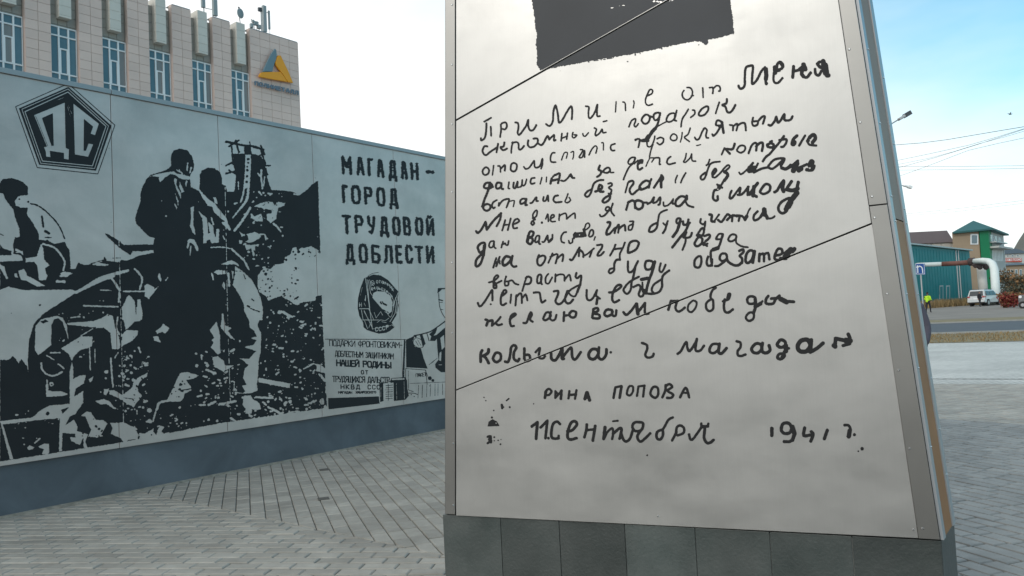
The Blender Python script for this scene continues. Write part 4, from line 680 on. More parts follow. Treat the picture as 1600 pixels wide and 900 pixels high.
Pz = Print(498, 450, 700, 642, .4).run(FIG).frame(500, 520, 7.5)
Pz.text('ПОДАРКИ ФРОНТОВИКАМ-', (112, 86), (962, 112), 66, 9)
Pz.text('ДОБЛЕСТНЫМ ЗАЩИТНИКАМ', (178, 210), (860, 244), 64, 9)
Pz.text('НАШЕЙ РОДИНЫ', (196, 318), (830, 348), 66, 17)
Pz.text('ОТ', (484, 440), (562, 444), 42, 10, gap=.8)
Pz.text('ТРУДЯЩИХСЯ ДАЛЬСТР', (148, 508), (815, 522), 66, 10.5)
Pz.text('НКВД', (246, 608), (466, 612), 48, 12, gap=.7); Pz.text('ССС', (562, 612), (700, 614), 46, 11, gap=.7)
Pz.text('МАГАДАН', (216, 686), (374, 688), 25, 7.5); Pz.text('ХАБАРОВСКОГО', (420, 686), (655, 684), 24, 7.5)
Pz.frame(590, 430, 4.286); Pz.text('ПАКЕТ', (256, 660), (326, 652), 22, 4)
Pz.rough(.15, 1.4, 1.4, 2).build('gift_poster_print', WP, .0012, M['mural'], wall)
# ------------------------------------------------------------------ ground: profile across the square and the road, s measured along the wall direction
def zs(s):
    xs = [-4000, 36.2, 42, 53.5, 54.2, 83, 102, 230, 600, 1500, 4000]; z = [0, 0, .16, .39, .46, .92, 1.05, 2.2, 8, 20, 30]
    return float(np.interp(s, xs, z))
def st(s, t, z=0.0): return SN * s + TN * t + ez * z
def strip(name, s0, s1, lift, m, t0=-500, t1=700, n=4):
    ss = np.linspace(s0, s1, n + 1); vs = []; fs = []
    for s in ss:
        vs += [st(s, t0, zs(s) + lift), st(s, t1, zs(s) + lift)]
    for i in range(n): fs.append((2 * i, 2 * i + 1, 2 * i + 3, 2 * i + 2))
    o = mesh_obj(name, vs, fs, m); return tag(o, kind='structure')
vs = []; fs = []
SS = [-3000, -400, -60, 0, 36.2, 42, 53.5, 54.2, 70, 83, 102, 160, 230, 600, 1500, 4000]
for s in SS:
    vs += [st(s, -4000, zs(s) - .05), st(s, 4000, zs(s) - .05)]
for i in range(len(SS) - 1): fs.append((2 * i, 2 * i + 1, 2 * i + 3, 2 * i + 2))
tag(mesh_obj('ground', vs, fs, M['dirt']), kind='structure')
# paved square: joint-sand bed below, loose pavers near, tight paving farther off
def paving_mat(name, c1, c2, mortar, w, h, ang, ms=.012):
    m = bpy.data.materials.new(name); m.use_nodes = True; t = m.node_tree; b = t.nodes['Principled BSDF']; N = t.nodes.new; L = t.links.new
    g = N('ShaderNodeNewGeometry'); mpn = N('ShaderNodeMapping'); mpn.inputs['Rotation'].default_value = (0, 0, ang); L(g.outputs['Position'], mpn.inputs[0])
    br = N('ShaderNodeTexBrick'); br.inputs['Color1'].default_value = (*c1, 1); br.inputs['Color2'].default_value = (*c2, 1); br.inputs['Mortar'].default_value = (*mortar, 1)
    br.inputs['Scale'].default_value = 1; br.inputs['Brick Width'].default_value = w; br.inputs['Row Height'].default_value = h; br.inputs['Mortar Size'].default_value = ms; br.inputs['Bias'].default_value = 0
    L(mpn.outputs[0], br.inputs['Vector'])
    n = N('ShaderNodeTexNoise'); n.inputs['Scale'].default_value = .35; n.inputs['Detail'].default_value = 6; L(g.outputs['Position'], n.inputs[0])
    hs = N('ShaderNodeHueSaturation'); r = N('ShaderNodeMapRange'); L(n.outputs[0], r.inputs[0]); r.inputs['From Min'].default_value = .3; r.inputs['From Max'].default_value = .7; r.inputs['To Min'].default_value = .82; r.inputs['To Max'].default_value = 1.18
    L(r.outputs[0], hs.inputs['Value']); L(br.outputs[0], hs.inputs['Color']); L(hs.outputs[0], b.inputs['Base Color'])
    b.inputs['Roughness'].default_value = .62
    bp = N('ShaderNodeBump'); bp.inputs['Strength'].default_value = .4; bp.inputs['Distance'].default_value = .006; L(br.outputs['Fac'], bp.inputs['Height']); bp.invert = True; L(bp.outputs[0], b.inputs['Normal'])
    return m
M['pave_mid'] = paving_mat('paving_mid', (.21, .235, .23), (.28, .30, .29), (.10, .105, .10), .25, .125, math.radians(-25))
M['pave_far'] = paving_mat('paving_far_sunlit', (.50, .51, .48), (.60, .60, .57), (.30, .31, .29), .24, .12, math.radians(-38), .018)  # sunlit brightness of the far square put into its brick colours
strip('paving_bed', -60, 17.9, -.012, M['joint'], -60, 120, 1)
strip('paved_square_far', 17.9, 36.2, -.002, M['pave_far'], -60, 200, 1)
strip('drain_joint', 18.97, 19.06, .003, M['joint'], -60, 120, 1)
strip('grass_verge', 36.2, 41.9, .01, M['drygrass'], n=3)
strip('road', 42.2, 53.4, .015, M['asphalt'], n=2)
for s0, nm in ((41.9, 'kerb'), (53.4, 'kerb')):
    vs = []
    for s, z in ((s0, -.02), (s0, .09), (s0 + .3, .09), (s0 + .3, -.02)):
        vs += [st(s, -400, zs(s0) + z), st(s, 700, zs(s0) + z)]
    tag(mesh_obj(nm, vs, [(0, 1, 3, 2), (2, 3, 5, 4), (4, 5, 7, 6)], M['kerb']), kind='structure')
strip('gravel_verge', 53.7, 58.5, .01, M['drygrass'], n=2)
strip('packed_yard', 58.5, 112, .012, M['dirt'], n=8)

# pavers: sectors whose courses meet on mitre lines
pavers = []                                               # (distance, polygon, regular?)
def clip(poly, a, b, keep):                               # keep the side of line a-b
    out = []; n = len(poly)
    def sd2(p): return keep * ((b[0] - a[0]) * (p[1] - a[1]) - (b[1] - a[1]) * (p[0] - a[0]))
    for i in range(n):
        p, q = poly[i], poly[(i + 1) % n]; dp, dq = sd2(p), sd2(q)
        if dp >= 0: out.append(p)
        if dp * dq < 0:
            t = dp / (dp - dq); out.append((p[0] + (q[0] - p[0]) * t, p[1] + (q[1] - p[1]) * t))
    return out
def parea(p): return abs(sum(p[i][0] * p[(i + 1) % len(p)][1] - p[(i + 1) % len(p)][0] * p[i][1] for i in range(len(p)))) / 2
def sector(ang, w, lens, lines, box, seed, tint=0, stagger=None, gu=.0045, gv=.0045):
    rng = random.Random(seed); a = math.radians(ang); d = np.array([math.cos(a), math.sin(a)]); e = np.array([-d[1], d[0]])
    x0, y0, x1, y1 = box; cs = [np.array(c, float) for c in ((x0, y0), (x1, y0), (x1, y1), (x0, y1))]
    u0, u1 = min(c @ d for c in cs), max(c @ d for c in cs); v0, v1 = min(c @ e for c in cs), max(c @ e for c in cs)
    r = 0; v = math.floor(v0 / w) * w
    while v < v1:
        u = u0 - rng.random() * .3 if stagger is None else math.floor(u0) + (r % 2) * stagger + rng.uniform(-.01, .01)
        while u < u1:
            L = rng.choice(lens)
            c = d * (u + L / 2) + e * (v + w / 2)
            if x0 <= c[0] <= x1 and y0 <= c[1] <= y1:
                px, py = project((c[0], c[1], 0)) if c[1] > 1 else (9999, 9999)
                if -900 < px < 2500 and 560 < py < 1350:
                    poly = [tuple(d * (u + gu) + e * (v + gv)), tuple(d * (u + L - gu) + e * (v + gv)), tuple(d * (u + L - gu) + e * (v + w - gv)), tuple(d * (u + gu) + e * (v + w - gv))]
                    full = parea(poly)
                    for (A, B, k) in lines:
                        poly = clip(poly, A, B, k)
                        if len(poly) < 3: break
                    if len(poly) >= 3 and parea(poly) > .0012:
                        pavers.append((tint, poly, (px, py)))
            u += L
        v += w; r += 1
m1 = ((-5.2, 9.60), (1.2, 4.23))                           # mitre between the wall sector and the near sector
def shift(l, k):
    (a, b), (c, d_) = l; n = np.array([-(d_ - b), c - a]); n = n / np.linalg.norm(n) * k; return (a + n[0], b + n[1]), (c + n[0], d_ + n[1])
wl_ = (tuple(wpt(-3, 0, -.05)[:2]), tuple(wpt(12, 0, -.05)[:2]))
m2 = ((1.15, 3.0), (1.6, 20.0))                            # behind the stele
lA = [(*shift(m1, .003), 1), (*wl_, -1), (*m2, 1)]
lB = [(*shift(m1, -.003), -1), (*m2, 1)]
sector(108.6, .128, [.125, .25, .25, .25], lA, (-8, 3, 3, 19), 1, gu=.008, gv=.0035)
sector(-9.2, .128, [.25], lB, (-8, 2.5, 2.0, 11.5), 2, stagger=.125, gu=.003, gv=.010)
m3 = (tuple(gnd(1440, 652)[:2]), tuple(gnd(1600, 663)[:2]))
cc = np.array(m3[1]) - np.array(m3[0]); m3 = (tuple(np.array(m3[0]) - cc * 6), tuple(np.array(m3[0]) + cc * 8))
m4 = (tuple(st(17.88, -80)[:2]), tuple(st(17.88, 80)[:2]))
lC = [(*m2, -1), (*shift(m3, .003), 1), (*m4, -1)]
sgn = 1 if ((m3[1][0] - m3[0][0]) * (2 - m3[0][1]) - (m3[1][1] - m3[0][1]) * (3 - m3[0][0])) > 0 else -1
lC = [(*m2, -1), (*shift(m3, .003 * sgn), sgn), (*m4, 1 if ((m4[1][0]-m4[0][0])*(0-m4[0][1])-(m4[1][1]-m4[0][1])*(0-m4[0][0]))>0 else -1)]
lD = [(*m2, -1), (*shift(m3, -.003 * sgn), -sgn), lC[2]]
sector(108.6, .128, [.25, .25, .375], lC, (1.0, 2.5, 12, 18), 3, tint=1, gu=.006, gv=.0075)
sector(20.0, .14, [.28], lD, (1.0, 6, 22, 26), 4)
print('pavers', len(pavers))
square = tag(bpy.data.objects.new('paved_square', None), kind='structure'); COL.objects.link(square)
def vis_key(p):
    x, y = p[2]; inside = (-10 < x < 1610 and y < 910 and not (693 < x < 1492 and y > 520)) and parea(p[1]) > .008
    return (0 if inside else 1, -y)
pavers.sort(key=vis_key)
rng = random.Random(12)
def brick_geo(poly, dz):
    n = len(poly); c = np.mean(np.array(poly), 0)
    # make it counter-clockwise
    ar = sum(poly[i][0] * poly[(i + 1) % n][1] - poly[(i + 1) % n][0] * poly[i][1] for i in range(n))
    if ar < 0: poly = poly[::-1]
    tx, ty = rng.uniform(-.006, .006), rng.uniform(-.006, .006)
    top = []; mid = []; bot = []
    for p in poly:
        q = np.array(p); dd = c - q; dl = np.linalg.norm(dd) + 1e-9; ins = q + dd / dl * min(.010, dl * .3)
        z = dz + tx * (q[0] - c[0]) + ty * (q[1] - c[1])
        top.append((*ins, z)); mid.append((*q, z - .007)); bot.append((*q, -.03))
    vs = top + mid + bot; fs = [list(range(n))]
    for i in range(n):
        j = (i + 1) % n; fs.append([n + i, n + j, j, i]); fs.append([2 * n + i, 2 * n + j, n + j, n + i])
    return vs, fs
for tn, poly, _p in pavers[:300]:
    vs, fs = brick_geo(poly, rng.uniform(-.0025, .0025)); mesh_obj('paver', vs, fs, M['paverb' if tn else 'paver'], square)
flds = [MB(), MB()]
for tn, poly, _p in pavers[300:]:
    vs, fs = brick_geo(poly, rng.uniform(-.0025, .0025)); flds[tn].add(vs, fs)
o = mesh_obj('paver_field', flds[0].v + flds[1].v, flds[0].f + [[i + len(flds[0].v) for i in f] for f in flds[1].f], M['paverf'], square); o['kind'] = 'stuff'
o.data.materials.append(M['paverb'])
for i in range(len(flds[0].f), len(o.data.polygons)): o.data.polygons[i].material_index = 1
for x, y in ((506.5, 734), (505.5, 779.5)):
    g_ = gnd(float(x), float(y)); MB().box([g_[0], g_[1], .0], .105, .12, .010, (.95, .32, 0), (-.32, .95, 0)).build('sunken_stone', M['joint'], square)


M['sand'] = mat('swept_sand', (.24, .225, .19), .95, noise=.35, nscale=14, bump=.4, bscale=60)
# pale sand and mortar swept along the foot of the wall
vs = []; fs = []; rgm = random.Random(5); uu = np.arange(ed[0], ed[-1], .07)
for i, u in enumerate(uu):
    w_ = .012 + .05 * max(0, math.sin(u * 2.3) * math.sin(u * .9 + 1)) + rgm.uniform(0, .03)
    vs += [wpt(u, .022, -.046), wpt(u, .010 + rgm.uniform(0, .006), -.045 + w_ * .6), wpt(u, -.004, -.045 + w_)]
for i in range(len(uu) - 1):
    a = i * 3; fs += [(a, a + 1, a + 4, a + 3), (a + 1, a + 2, a + 5, a + 4)]
mesh_obj('mortar_fillet', [np.array(v) - np.array(parent_loc(wall)) for v in vs], fs, M['sand'], wall)
# ------------------------------------------------------------------ tiled office block behind the wall
M['tile'] = mat('pink_beige_tile', (0.72, 0.56, 0.49), 0.45, noise=0.05, nscale=.6, objrand=0.05)
M['tilef'] = mat('pink_beige_tile_field', (0.72, 0.56, 0.49), 0.45, noise=0.05, nscale=.6, island=0.05)
M['tilejoint'] = mat('tile_joint', (0.46, 0.38, 0.33), 0.8)
M['greytile'] = mat('grey_tile', (0.34, 0.325, 0.29), 0.5, noise=0.06, nscale=.8, island=0.04)
M['fin'] = mat('pale_fin', (0.64, 0.62, 0.56), 0.5, noise=0.04, nscale=1, island=0.03)
M['yellow'] = mat('sign_yellow', (0.85, 0.36, 0.01), 0.35)
M['bluegrey'] = mat('sign_blue_grey', (0.16, 0.24, 0.28), 0.35)
M['letter'] = mat('sign_letter_blue', (0.15, 0.21, 0.27), 0.4)
M['mast'] = mat('antenna_grey', (0.30, 0.35, 0.36), 0.5)
M['darkm'] = mat('dark_metal', (0.06, 0.07, 0.08), 0.5)
d0 = rays(360., 300.); FP = Plane(np.array([0, 0, EYE]) + d0 / d0[1] * 41.0, TN)
def fsz(px, py, off=0.0):
    P = FP.hit(float(px), float(py), off); return float((P - FP.p) @ SN), float(P[2])
def fp(s, z, off=0.0): return FP.p * [1, 1, 0] + SN * s + TN * off + ez * z
sE = fsz(465.5, 66)[0]; zTop = fsz(465.5, 66)[1]
off_rec = -.22                                          # recessed bays; piers stand at 0
wins = [(77.4, 118.5, 42, 51), (158, 196.5, 60, 68.5), (231, 265.5, 77.4, 84), (298, 329, 92.4, 99), (359, 387, 107, 113.4)]
cs = []; ws = []; zt = []
for a, b, ya, yb in wins:
    sa, z1 = fsz(a, ya, off_rec); sb, z2 = fsz(b, yb, off_rec); cs.append((sa + sb) / 2); ws.append(sb - sa); zt.append((z1 + z2) / 2)
print('win', cs, ws, zt, 'top', zTop, 'sE', sE)
wwd = float(np.mean(ws)) + .02; zwt = float(np.mean(zt)); pitch = float(np.mean(np.diff(cs)))
zpb = [fsz(x, y)[1] for x, y in ((264, 9.2), (327.9, 28.4), (387, 45.3))]; print('parapet', zpb)
blk = thing('office_building', 'beige tiled office block with pale fins and blue windows behind the mural wall', 'building', fp(sE - 10, 0))
centers = [cs[-1] + pitch * (k - 4) for k in range(4, -5, -1)]      # right to left, beyond the frame too
bays = [(c - wwd / 2 - .02, c + wwd / 2 + .02) for c in centers]
sL = bays[-1][0] - 1.6
def bbox(s0, s1, z0, z1, o0, o1, name, m, par=None, bevel=0):
    c = (fp(s0, z0, o0) + fp(s1, z1, o1)) / 2
    return MB().box(c, s1 - s0, abs(o1 - o0), z1 - z0, SN, TN).build(name, m, par or blk, bevel=bevel)
wh = 2.35                                              # window height
zr = zTop - .27
bbox(sL, sE - .35, 0, zr, -14, off_rec - .08, 'wall', M['greytile'])
bbox(sE - .35 + .001, sE - .03, 0, zTop - .1, -14, -.03, 'end_wall', M['tilejoint'])
bbox(sL, sE - .4, zr + .001, zr + .04, -13.8, -1.0, 'roof', M['darkm'])
tiles = []; gts = MB()
def tile_face(s0, s1, z0, z1, o, tw=.92, th=.42):
    n = max(1, round((s1 - s0) / tw)); w = (s1 - s0) / n
    z = z1
    while z > z0 + .05:
        zb = max(z0, z - th)
        for i in range(n):
            tiles.append((s0 + i * w + .008, s0 + (i + 1) * w - .008, zb + .007, z - .007, o))
        z -= th
edges = [sL] + [e for b in reversed(bays) for e in b] + [sE]
piers = [(edges[i], edges[i + 1]) for i in range(0, len(edges), 2)]
for a, b in piers:
    bbox(a + .012, b - .012, 0, zTop - .03, off_rec - .079, -.03, 'pier', M['tilejoint'])
    bbox(a + .05, b - .05, zTop - .029, zTop, -.6, .01, 'parapet_cap', M['cap'])
    tile_face(a, b, 6.0, zTop - .03, 0.0, (b - a) / max(2, round((b - a) / .6)))
    MB().box((fp(a + .006, 6, off_rec) + fp(a + .006, zTop - .03, -.031)) / 2, .02, abs(off_rec) - .03, zTop - 6.03, SN, TN).build('pier_flank', M['tile'], blk)
def key(t):
    x, y = project(fp((t[0] + t[1]) / 2, (t[2] + t[3]) / 2)); v = -5 < x < 480 and y > -5 and y < 105 + .205 * x
    return (0 if v else 1, -x)
tiles.sort(key=key); pf = MB(); nvis = sum(1 for t in tiles if key(t)[0] == 0); print('tiles', len(tiles), nvis)
for i, (a, b, z0, z1, o) in enumerate(tiles):
    if i < 300: bbox(a, b, z0, z1, o - .03, o, 'tile', M['tile'])
    else: pf.box((fp(a, z0, o - .03) + fp(b, z1, o)) / 2, b - a, .03, z1 - z0, SN, TN)
pf.build('tile_field', M['tilef'], blk)['kind'] = 'stuff'
# recessed grey tiling over the windows, and windows for three storeys
gt = MB()
for (a, b) in bays:
    w2 = (b - a) / 3
    zb = zwt + .02; z = zr - .02
    while z > zb + .05:
        z0 = max(zb, z - .42)
        for i in range(3):
            gt.box((fp(a + i * w2 + .01, z0 + .01, off_rec - .08) + fp(a + (i + 1) * w2 - .01, z - .01, off_rec - .05)) / 2, w2 - .02, .03, z - z0 - .02, SN, TN)
        z -= .42
gt.build('recess_tiles', M['greytile'], blk)['kind'] = 'stuff'
for k, (a, b) in enumerate(bays):
    for fl in range(3):
        z1 = zwt - fl * 3.3; z0 = z1 - wh
        c = (a + b) / 2; A, B = a + .03, b - .03
        fr = MB()
        def bar(s0, s1, q0, q1, o0=-.52, o1=-.60): fr.box((fp(s0, q0, off_rec + .06) + fp(s1, q1, off_rec - .02)) / 2, s1 - s0, .08, q1 - q0, SN, TN)
        w3 = (B - A) / 3; zA = z1 - .46; zB = z0 + .22
        cols = [A, A + w3 * .95, A + w3 * 2.05, B]
        for q in (zA, zB): bar(A, B, q, q + .06)
        bar(A, B, z1 - .05, z1)
        for i, s in enumerate(cols):
            if i in (0, 3): bar(s - (.03 if i else 0), s + (0 if i else .03), z0, zB - .001); bar(s - (.03 if i else 0), s + (0 if i else .03), zB + .061, zA - .001); bar(s - (.03 if i else 0), s + (0 if i else .03), zA + .061, z1 - .051)
            else: bar(s - .035, s + .035, z0 - .05, zB - .001); bar(s - .035, s + .035, zB + .061, zA - .001); bar(s - .035, s + .035, zA + .061, z1 - .051)
        ms = cols[1] + .036, cols[2] - .036
        bar(ms[0], ms[1], zA - .56, zA - .50); bar(ms[0], ms[0] + .05, zB + .062, zA - .562); bar(ms[1] - .05, ms[1], zB + .062, zA - .562)
        f = fr.build('window', M['white'], blk)
        cur = [[0, 2], [0, 0], [1, 2], [2, 0], [1, 0], [0, 1], [0, 0], [0, 2], [1, 0]][k % 9]
        for i in range(3):
            for (q0, q1, j) in ((z0, zB, 0), (zB + .06, zA, 1), (zA + .06, z1 - .05, 2)):
                mt = M['curtain'] if (j == 1 and fl == 0 and ((i == 2 and k % 3 == 0) or (i == 1 and k % 3 == 2) or (i == 2 and k == 1))) else M['glass']
                s0, s1 = cols[i] + .03, cols[i + 1] - .03
                MB().box((fp(s0, q0, off_rec) + fp(s1, q1, off_rec + .012)) / 2, s1 - s0, .012, q1 - q0, SN, TN).build('pane', mt, f)
# hanging fins in front of the parapet
fa, fz = fsz(308, 81.5, .10); fb, _ = fsz(322.5, 84, .10); fwid = fb - fa; print('fin', fa, fb, fz, 'bay', bays[1])
zft = fsz(318, 18, .10)[1]; print('fin top', zft)
for (a, b) in bays:
    c = (a + b) / 2 - .02; h = MB(); z = zft
    h.box((fp(c - fwid / 2 + .01, fz + .01, off_rec - .07) + fp(c + fwid / 2 - .01, zft - .01, .08)) / 2, fwid - .02, .08 - off_rec + .07, zft - fz - .02, SN, TN); h.box((fp(c - fwid / 2 + .012, zr + .045, -1.6) + fp(c + fwid / 2 - .012, zft - .012, off_rec - .071)) / 2, fwid - .024, 1.6 + off_rec - .071, zft - zr - .057, SN, TN)
    ff = h.build('fin', M['fin'], blk)
    g = MB()
    while z > fz + .05:
        z0 = max(fz, z - .42); g.box((fp(c - fwid / 2, z0 + .006, off_rec) + fp(c + fwid / 2, z - .006, .10)) / 2, fwid, .10 - off_rec, z - z0 - .012, SN, TN); z -= .42
    g.build('fin_cladding', M['fin'], ff)

# company sign on the end pier
lg = thing('company_logo', 'three-part yellow and blue-grey triangle logo with letters on the beige tiled block', 'sign', FP.hit(432., 100., .0))
def flat(pts, name, m, o0=.10, o1=.22):
    p = np.array(pts, float).reshape(-1, 2); X = 380 + p[:, 0] / 9; Y = 60 + p[:, 1] / 9
    f = FP.hit(X, Y, o1); b = FP.hit(X, Y, o1) - TN * (o1 - o0); MB().prism(list(f), list(b)).build(name, m, lg, bevel=.015)
flat((450, 142, 468, 170, 474, 235, 462, 300, 445, 340, 428, 400, 412, 466, 278, 468, 330, 350, 395, 220), 'logo_blade', M['bluegrey'])
flat((492, 236, 530, 240, 570, 325, 640, 470, 704, 626, 632, 612, 560, 505, 470, 385, 452, 345, 470, 290), 'logo_blade', M['yellow'])
flat((228, 520, 258, 478, 300, 474, 420, 470, 524, 470, 575, 535, 622, 610, 400, 572, 236, 540), 'logo_blade', M['yellow'])
for i, ch in enumerate('ПОЛИМЕТАЛЛ'):
    Lp = Print(394, 122, 470, 150, .25).frame(380, 60, 9)
    x = 166 + i * 62.5; y = 606 + i * 14.2
    Lp.glyph(ch, (x, y), np.array((40, 9)), np.array((4, 46)), 15)
    Lp.build('sign_letter', FP, .14, M['letter'], lg, solid=.06)
# roof equipment
def rp(px, py, o): return FP.hit(float(px), float(py), o)
def vert(px, py0, py1, o, w, dth, name, m, par, lean=0):
    a = rp(px, py1, o); b = rp(px + lean, py0, o); h = b[2] - a[2]
    return MB().box((a + [a[0], a[1], b[2]]) / 2 if False else np.array([a[0], a[1], a[2] + h / 2]), w, dth, h, SN, TN).build(name, m, par, bevel=.02)
def roofthing(name, label, px, py, o, grp=None):
    P = rp(px, py, o); P[2] = zr + .04; return thing(name, label, 'antenna', P, grp)
def legs(t, px, o, ztop, r=.04):
    P = rp(px, 60, o); MB().tube([[P[0], P[1], zr + .04], [P[0], P[1], ztop]], r * .7).build('mast', M['mast'], t)
a1 = roofthing('panel_antenna', 'dark panel antenna on a mast above the fourth pier, leftmost on the roof', 317.5, 20, -1.2)
vert(317.5, -16, 12, -1.2, .20, .15, 'radome', M['mast'], a1); legs(a1, 320, -1.25, rp(320, 2, -1.25)[2])
a2 = roofthing('panel_antenna', 'wide pale panel antenna beside the dark one on the roof', 336, 26, -1.0)
vert(336, -16, 25, -1.0, .24, .18, 'radome', M['mast'], a2); legs(a2, 334, -1.2, rp(334, 10, -1.2)[2]); MB().tube([rp(321, 13, -1.2), rp(333, 15, -1.2)], .02).build('brace', M['mast'], a2)
a3 = roofthing('dish_antenna', 'small round dish on top of the pale fin', 375, 26, -.3)
D = rp(375.5, 21, -.3); r0 = .22
dn = (TN * .9 + SN * .1); dn /= np.linalg.norm(dn); e1 = np.cross(dn, ez); e1 /= np.linalg.norm(e1); e2 = np.cross(dn, e1)
vs = [D - dn * .08]; fs = []
for t in np.linspace(0, 2 * math.pi, 17)[:-1]: vs.append(D + r0 * (math.cos(t) * e1 + 1.25 * math.sin(t) * e2))
for i in range(16): fs.append((0, 1 + i, 1 + (i + 1) % 16))
do = MB().add(vs, fs).build('dish', M['mast'], a3, smooth=True); do.modifiers.new('s', 'SOLIDIFY').thickness = .02
MB().tube([[D[0], D[1], zft - .1], D - dn * .1, D + ez * .34 - dn * .1], .02).build('mast', M['darkm'], a3); MB().ball(D + ez * .34 - dn * .1, .05).build('feed', M['darkm'], a3)
a4 = roofthing('radio_cluster', 'cluster of small grey radio boxes and brackets on the roof edge', 397, 43, -.8)
for (px, py, w) in ((393, 40, .16), (397, 36, .13), (401, 37, .16), (404.5, 42, .2), (395, 33, .1)):
    P = rp(px, py, -.8); MB().box(P, w, .15, .22 if py > 35 else .12, SN, TN).build('radio_box', M['mast'], a4, bevel=.01)
    MB().tube([[P[0], P[1], zr], P], .015).build('bracket', M['darkm'], a4)
MB().tube([rp(392, 30, -.8), rp(403, 40, -.8)], .02).build('bracket', M['darkm'], a4)
a5 = roofthing('panel_antenna', 'tall pale panel antenna with a dark bracket near the right roof end', 413.5, 50, -.6)
vert(413.8, 9.5, 50, -.6, .22, .16, 'radome', M['mast'], a5); legs(a5, 409.3, -.7, rp(409.3, 12, -.7)[2], .045); MB().box(rp(406, 15, -.7), .2, .12, .2, SN, TN).build('bracket', M['darkm'], a5)
a6 = roofthing('panel_antenna', 'thin grey rod antenna, rightmost on the roof', 421, 46, -.6)
vert(421, 17, 46, -.6, .10, .1, 'radome', M['mast'], a6); legs(a6, 422, -.62, rp(422, 44, -.6)[2], .02); MB().tube([rp(416, 20, -.62), rp(421, 19, -.62)], .015).build('brace', M['darkm'], a6)
# ------------------------------------------------------------------ across the road
M['teal'] = mat('teal_sheet', (0.004, 0.185, 0.205), 0.5, noise=0.10, nscale=.5)
M['teal2'] = mat('teal_roof', (0.025, 0.115, 0.115), 0.55, noise=0.08, nscale=.4)
M['tan'] = mat('tan_render', (0.36, 0.27, 0.185), 0.8, noise=0.08, nscale=.4)
M['green'] = mat('green_cladding', (0.0, 0.19, 0.075), 0.5, noise=0.06, nscale=.5)
M['offwhite'] = mat('off_white_render', (0.50, 0.52, 0.50), 0.8, noise=0.10, nscale=.4)
M['maroon'] = mat('maroon_roof', (0.125, 0.10, 0.10), 0.6, noise=0.1, nscale=.5)
M['paleblock'] = mat('pale_blocks', (0.50, 0.50, 0.47), 0.8, noise=0.12, nscale=.6)
M['pipe'] = mat('white_insulation', (0.66, 0.73, 0.72), 0.5, noise=0.05, nscale=1.5, bump=.1, bscale=8)
M['rust'] = mat('rust_brown_pipe', (0.17, 0.075, 0.06), 0.7, noise=0.3, nscale=1.2)
M['lag'] = mat('torn_lagging', (0.06, 0.045, 0.045), 0.9, noise=.4, nscale=6)
M['signblue'] = mat('road_sign_blue', (0.01, 0.08, 0.32), 0.35)
M['signwhite'] = mat('road_sign_white', (0.8, 0.82, 0.84), 0.4)
M['galv'] = mat('galvanised', (0.45, 0.47, 0.48), 0.45, 0.5)
M['carpaint'] = mat('white_car_paint', (0.52, 0.55, 0.56), 0.28, coat=.6)
M['carglass'] = mat('car_glass', (0.02, 0.03, 0.035), 0.08, spec=.8)
M['tyre'] = mat('tyre', (0.02, 0.02, 0.02), 0.8)
M['rim'] = mat('rim', (0.4, 0.4, 0.42), 0.35, 0.8)
M['tail'] = mat('tail_lamp', (0.30, 0.02, 0.02), 0.3)
M['hivis'] = mat('hi_vis', (0.50, 0.85, 0.03), 0.7, noise=.1, nscale=6)
M['skin'] = mat('skin', (0.42, 0.25, 0.18), 0.6)
M['hair'] = mat('black_hair', (0.012, 0.011, 0.010), 0.7)
M['jacket'] = mat('grey_purple_jacket', (0.085, 0.08, 0.105), 0.85, noise=.12, nscale=9, bump=.2, bscale=25)
M['darkcloth'] = mat('dark_cloth', (0.02, 0.02, 0.026), 0.85, noise=.2, nscale=8)
M['redleaf'] = mat('red_leaves', (0.22, 0.035, 0.03), 0.8, island=.5)
M['orangeleaf'] = mat('brown_leaves', (0.22, 0.12, 0.05), 0.8, island=.4)
M['greyleaf'] = mat('grey_green_leaves', (0.10, 0.105, 0.075), 0.85, island=.4)
M['twig'] = mat('twig', (0.08, 0.06, 0.045), 0.9)
M['redsign'] = mat('red_banner', (0.45, 0.06, 0.03), 0.5)
M['hill'] = mat('hillside', (0.085, 0.095, 0.085), 0.95, nscale=.02, col2=(0.15, 0.15, 0.13), detail=10)
M['darkm2'] = mat('worn_grey_metal', (.16, .165, .17), .5, .3, noise=.2, nscale=4)
M['wire'] = mat('cable', (0.05, 0.06, 0.065), 0.6)
M['drystalk'] = mat('dry_stalks', (0.24, 0.17, 0.08), 0.9, island=.4)
def gz(P): return zs(float(np.array(P[:3]) @ SN))
ex1 = np.array([1.0, 0, 0])
def solid(corners, z0, z1, name, m, par, bevel=0):
    """vertical prism; corners are (x,y)"""
    c = [np.array([a, b, 0]) for a, b in corners]
    return MB().prism([p + ez * z1 for p in c], [p + ez * z0 for p in c]).build(name, m, par, bevel=bevel)
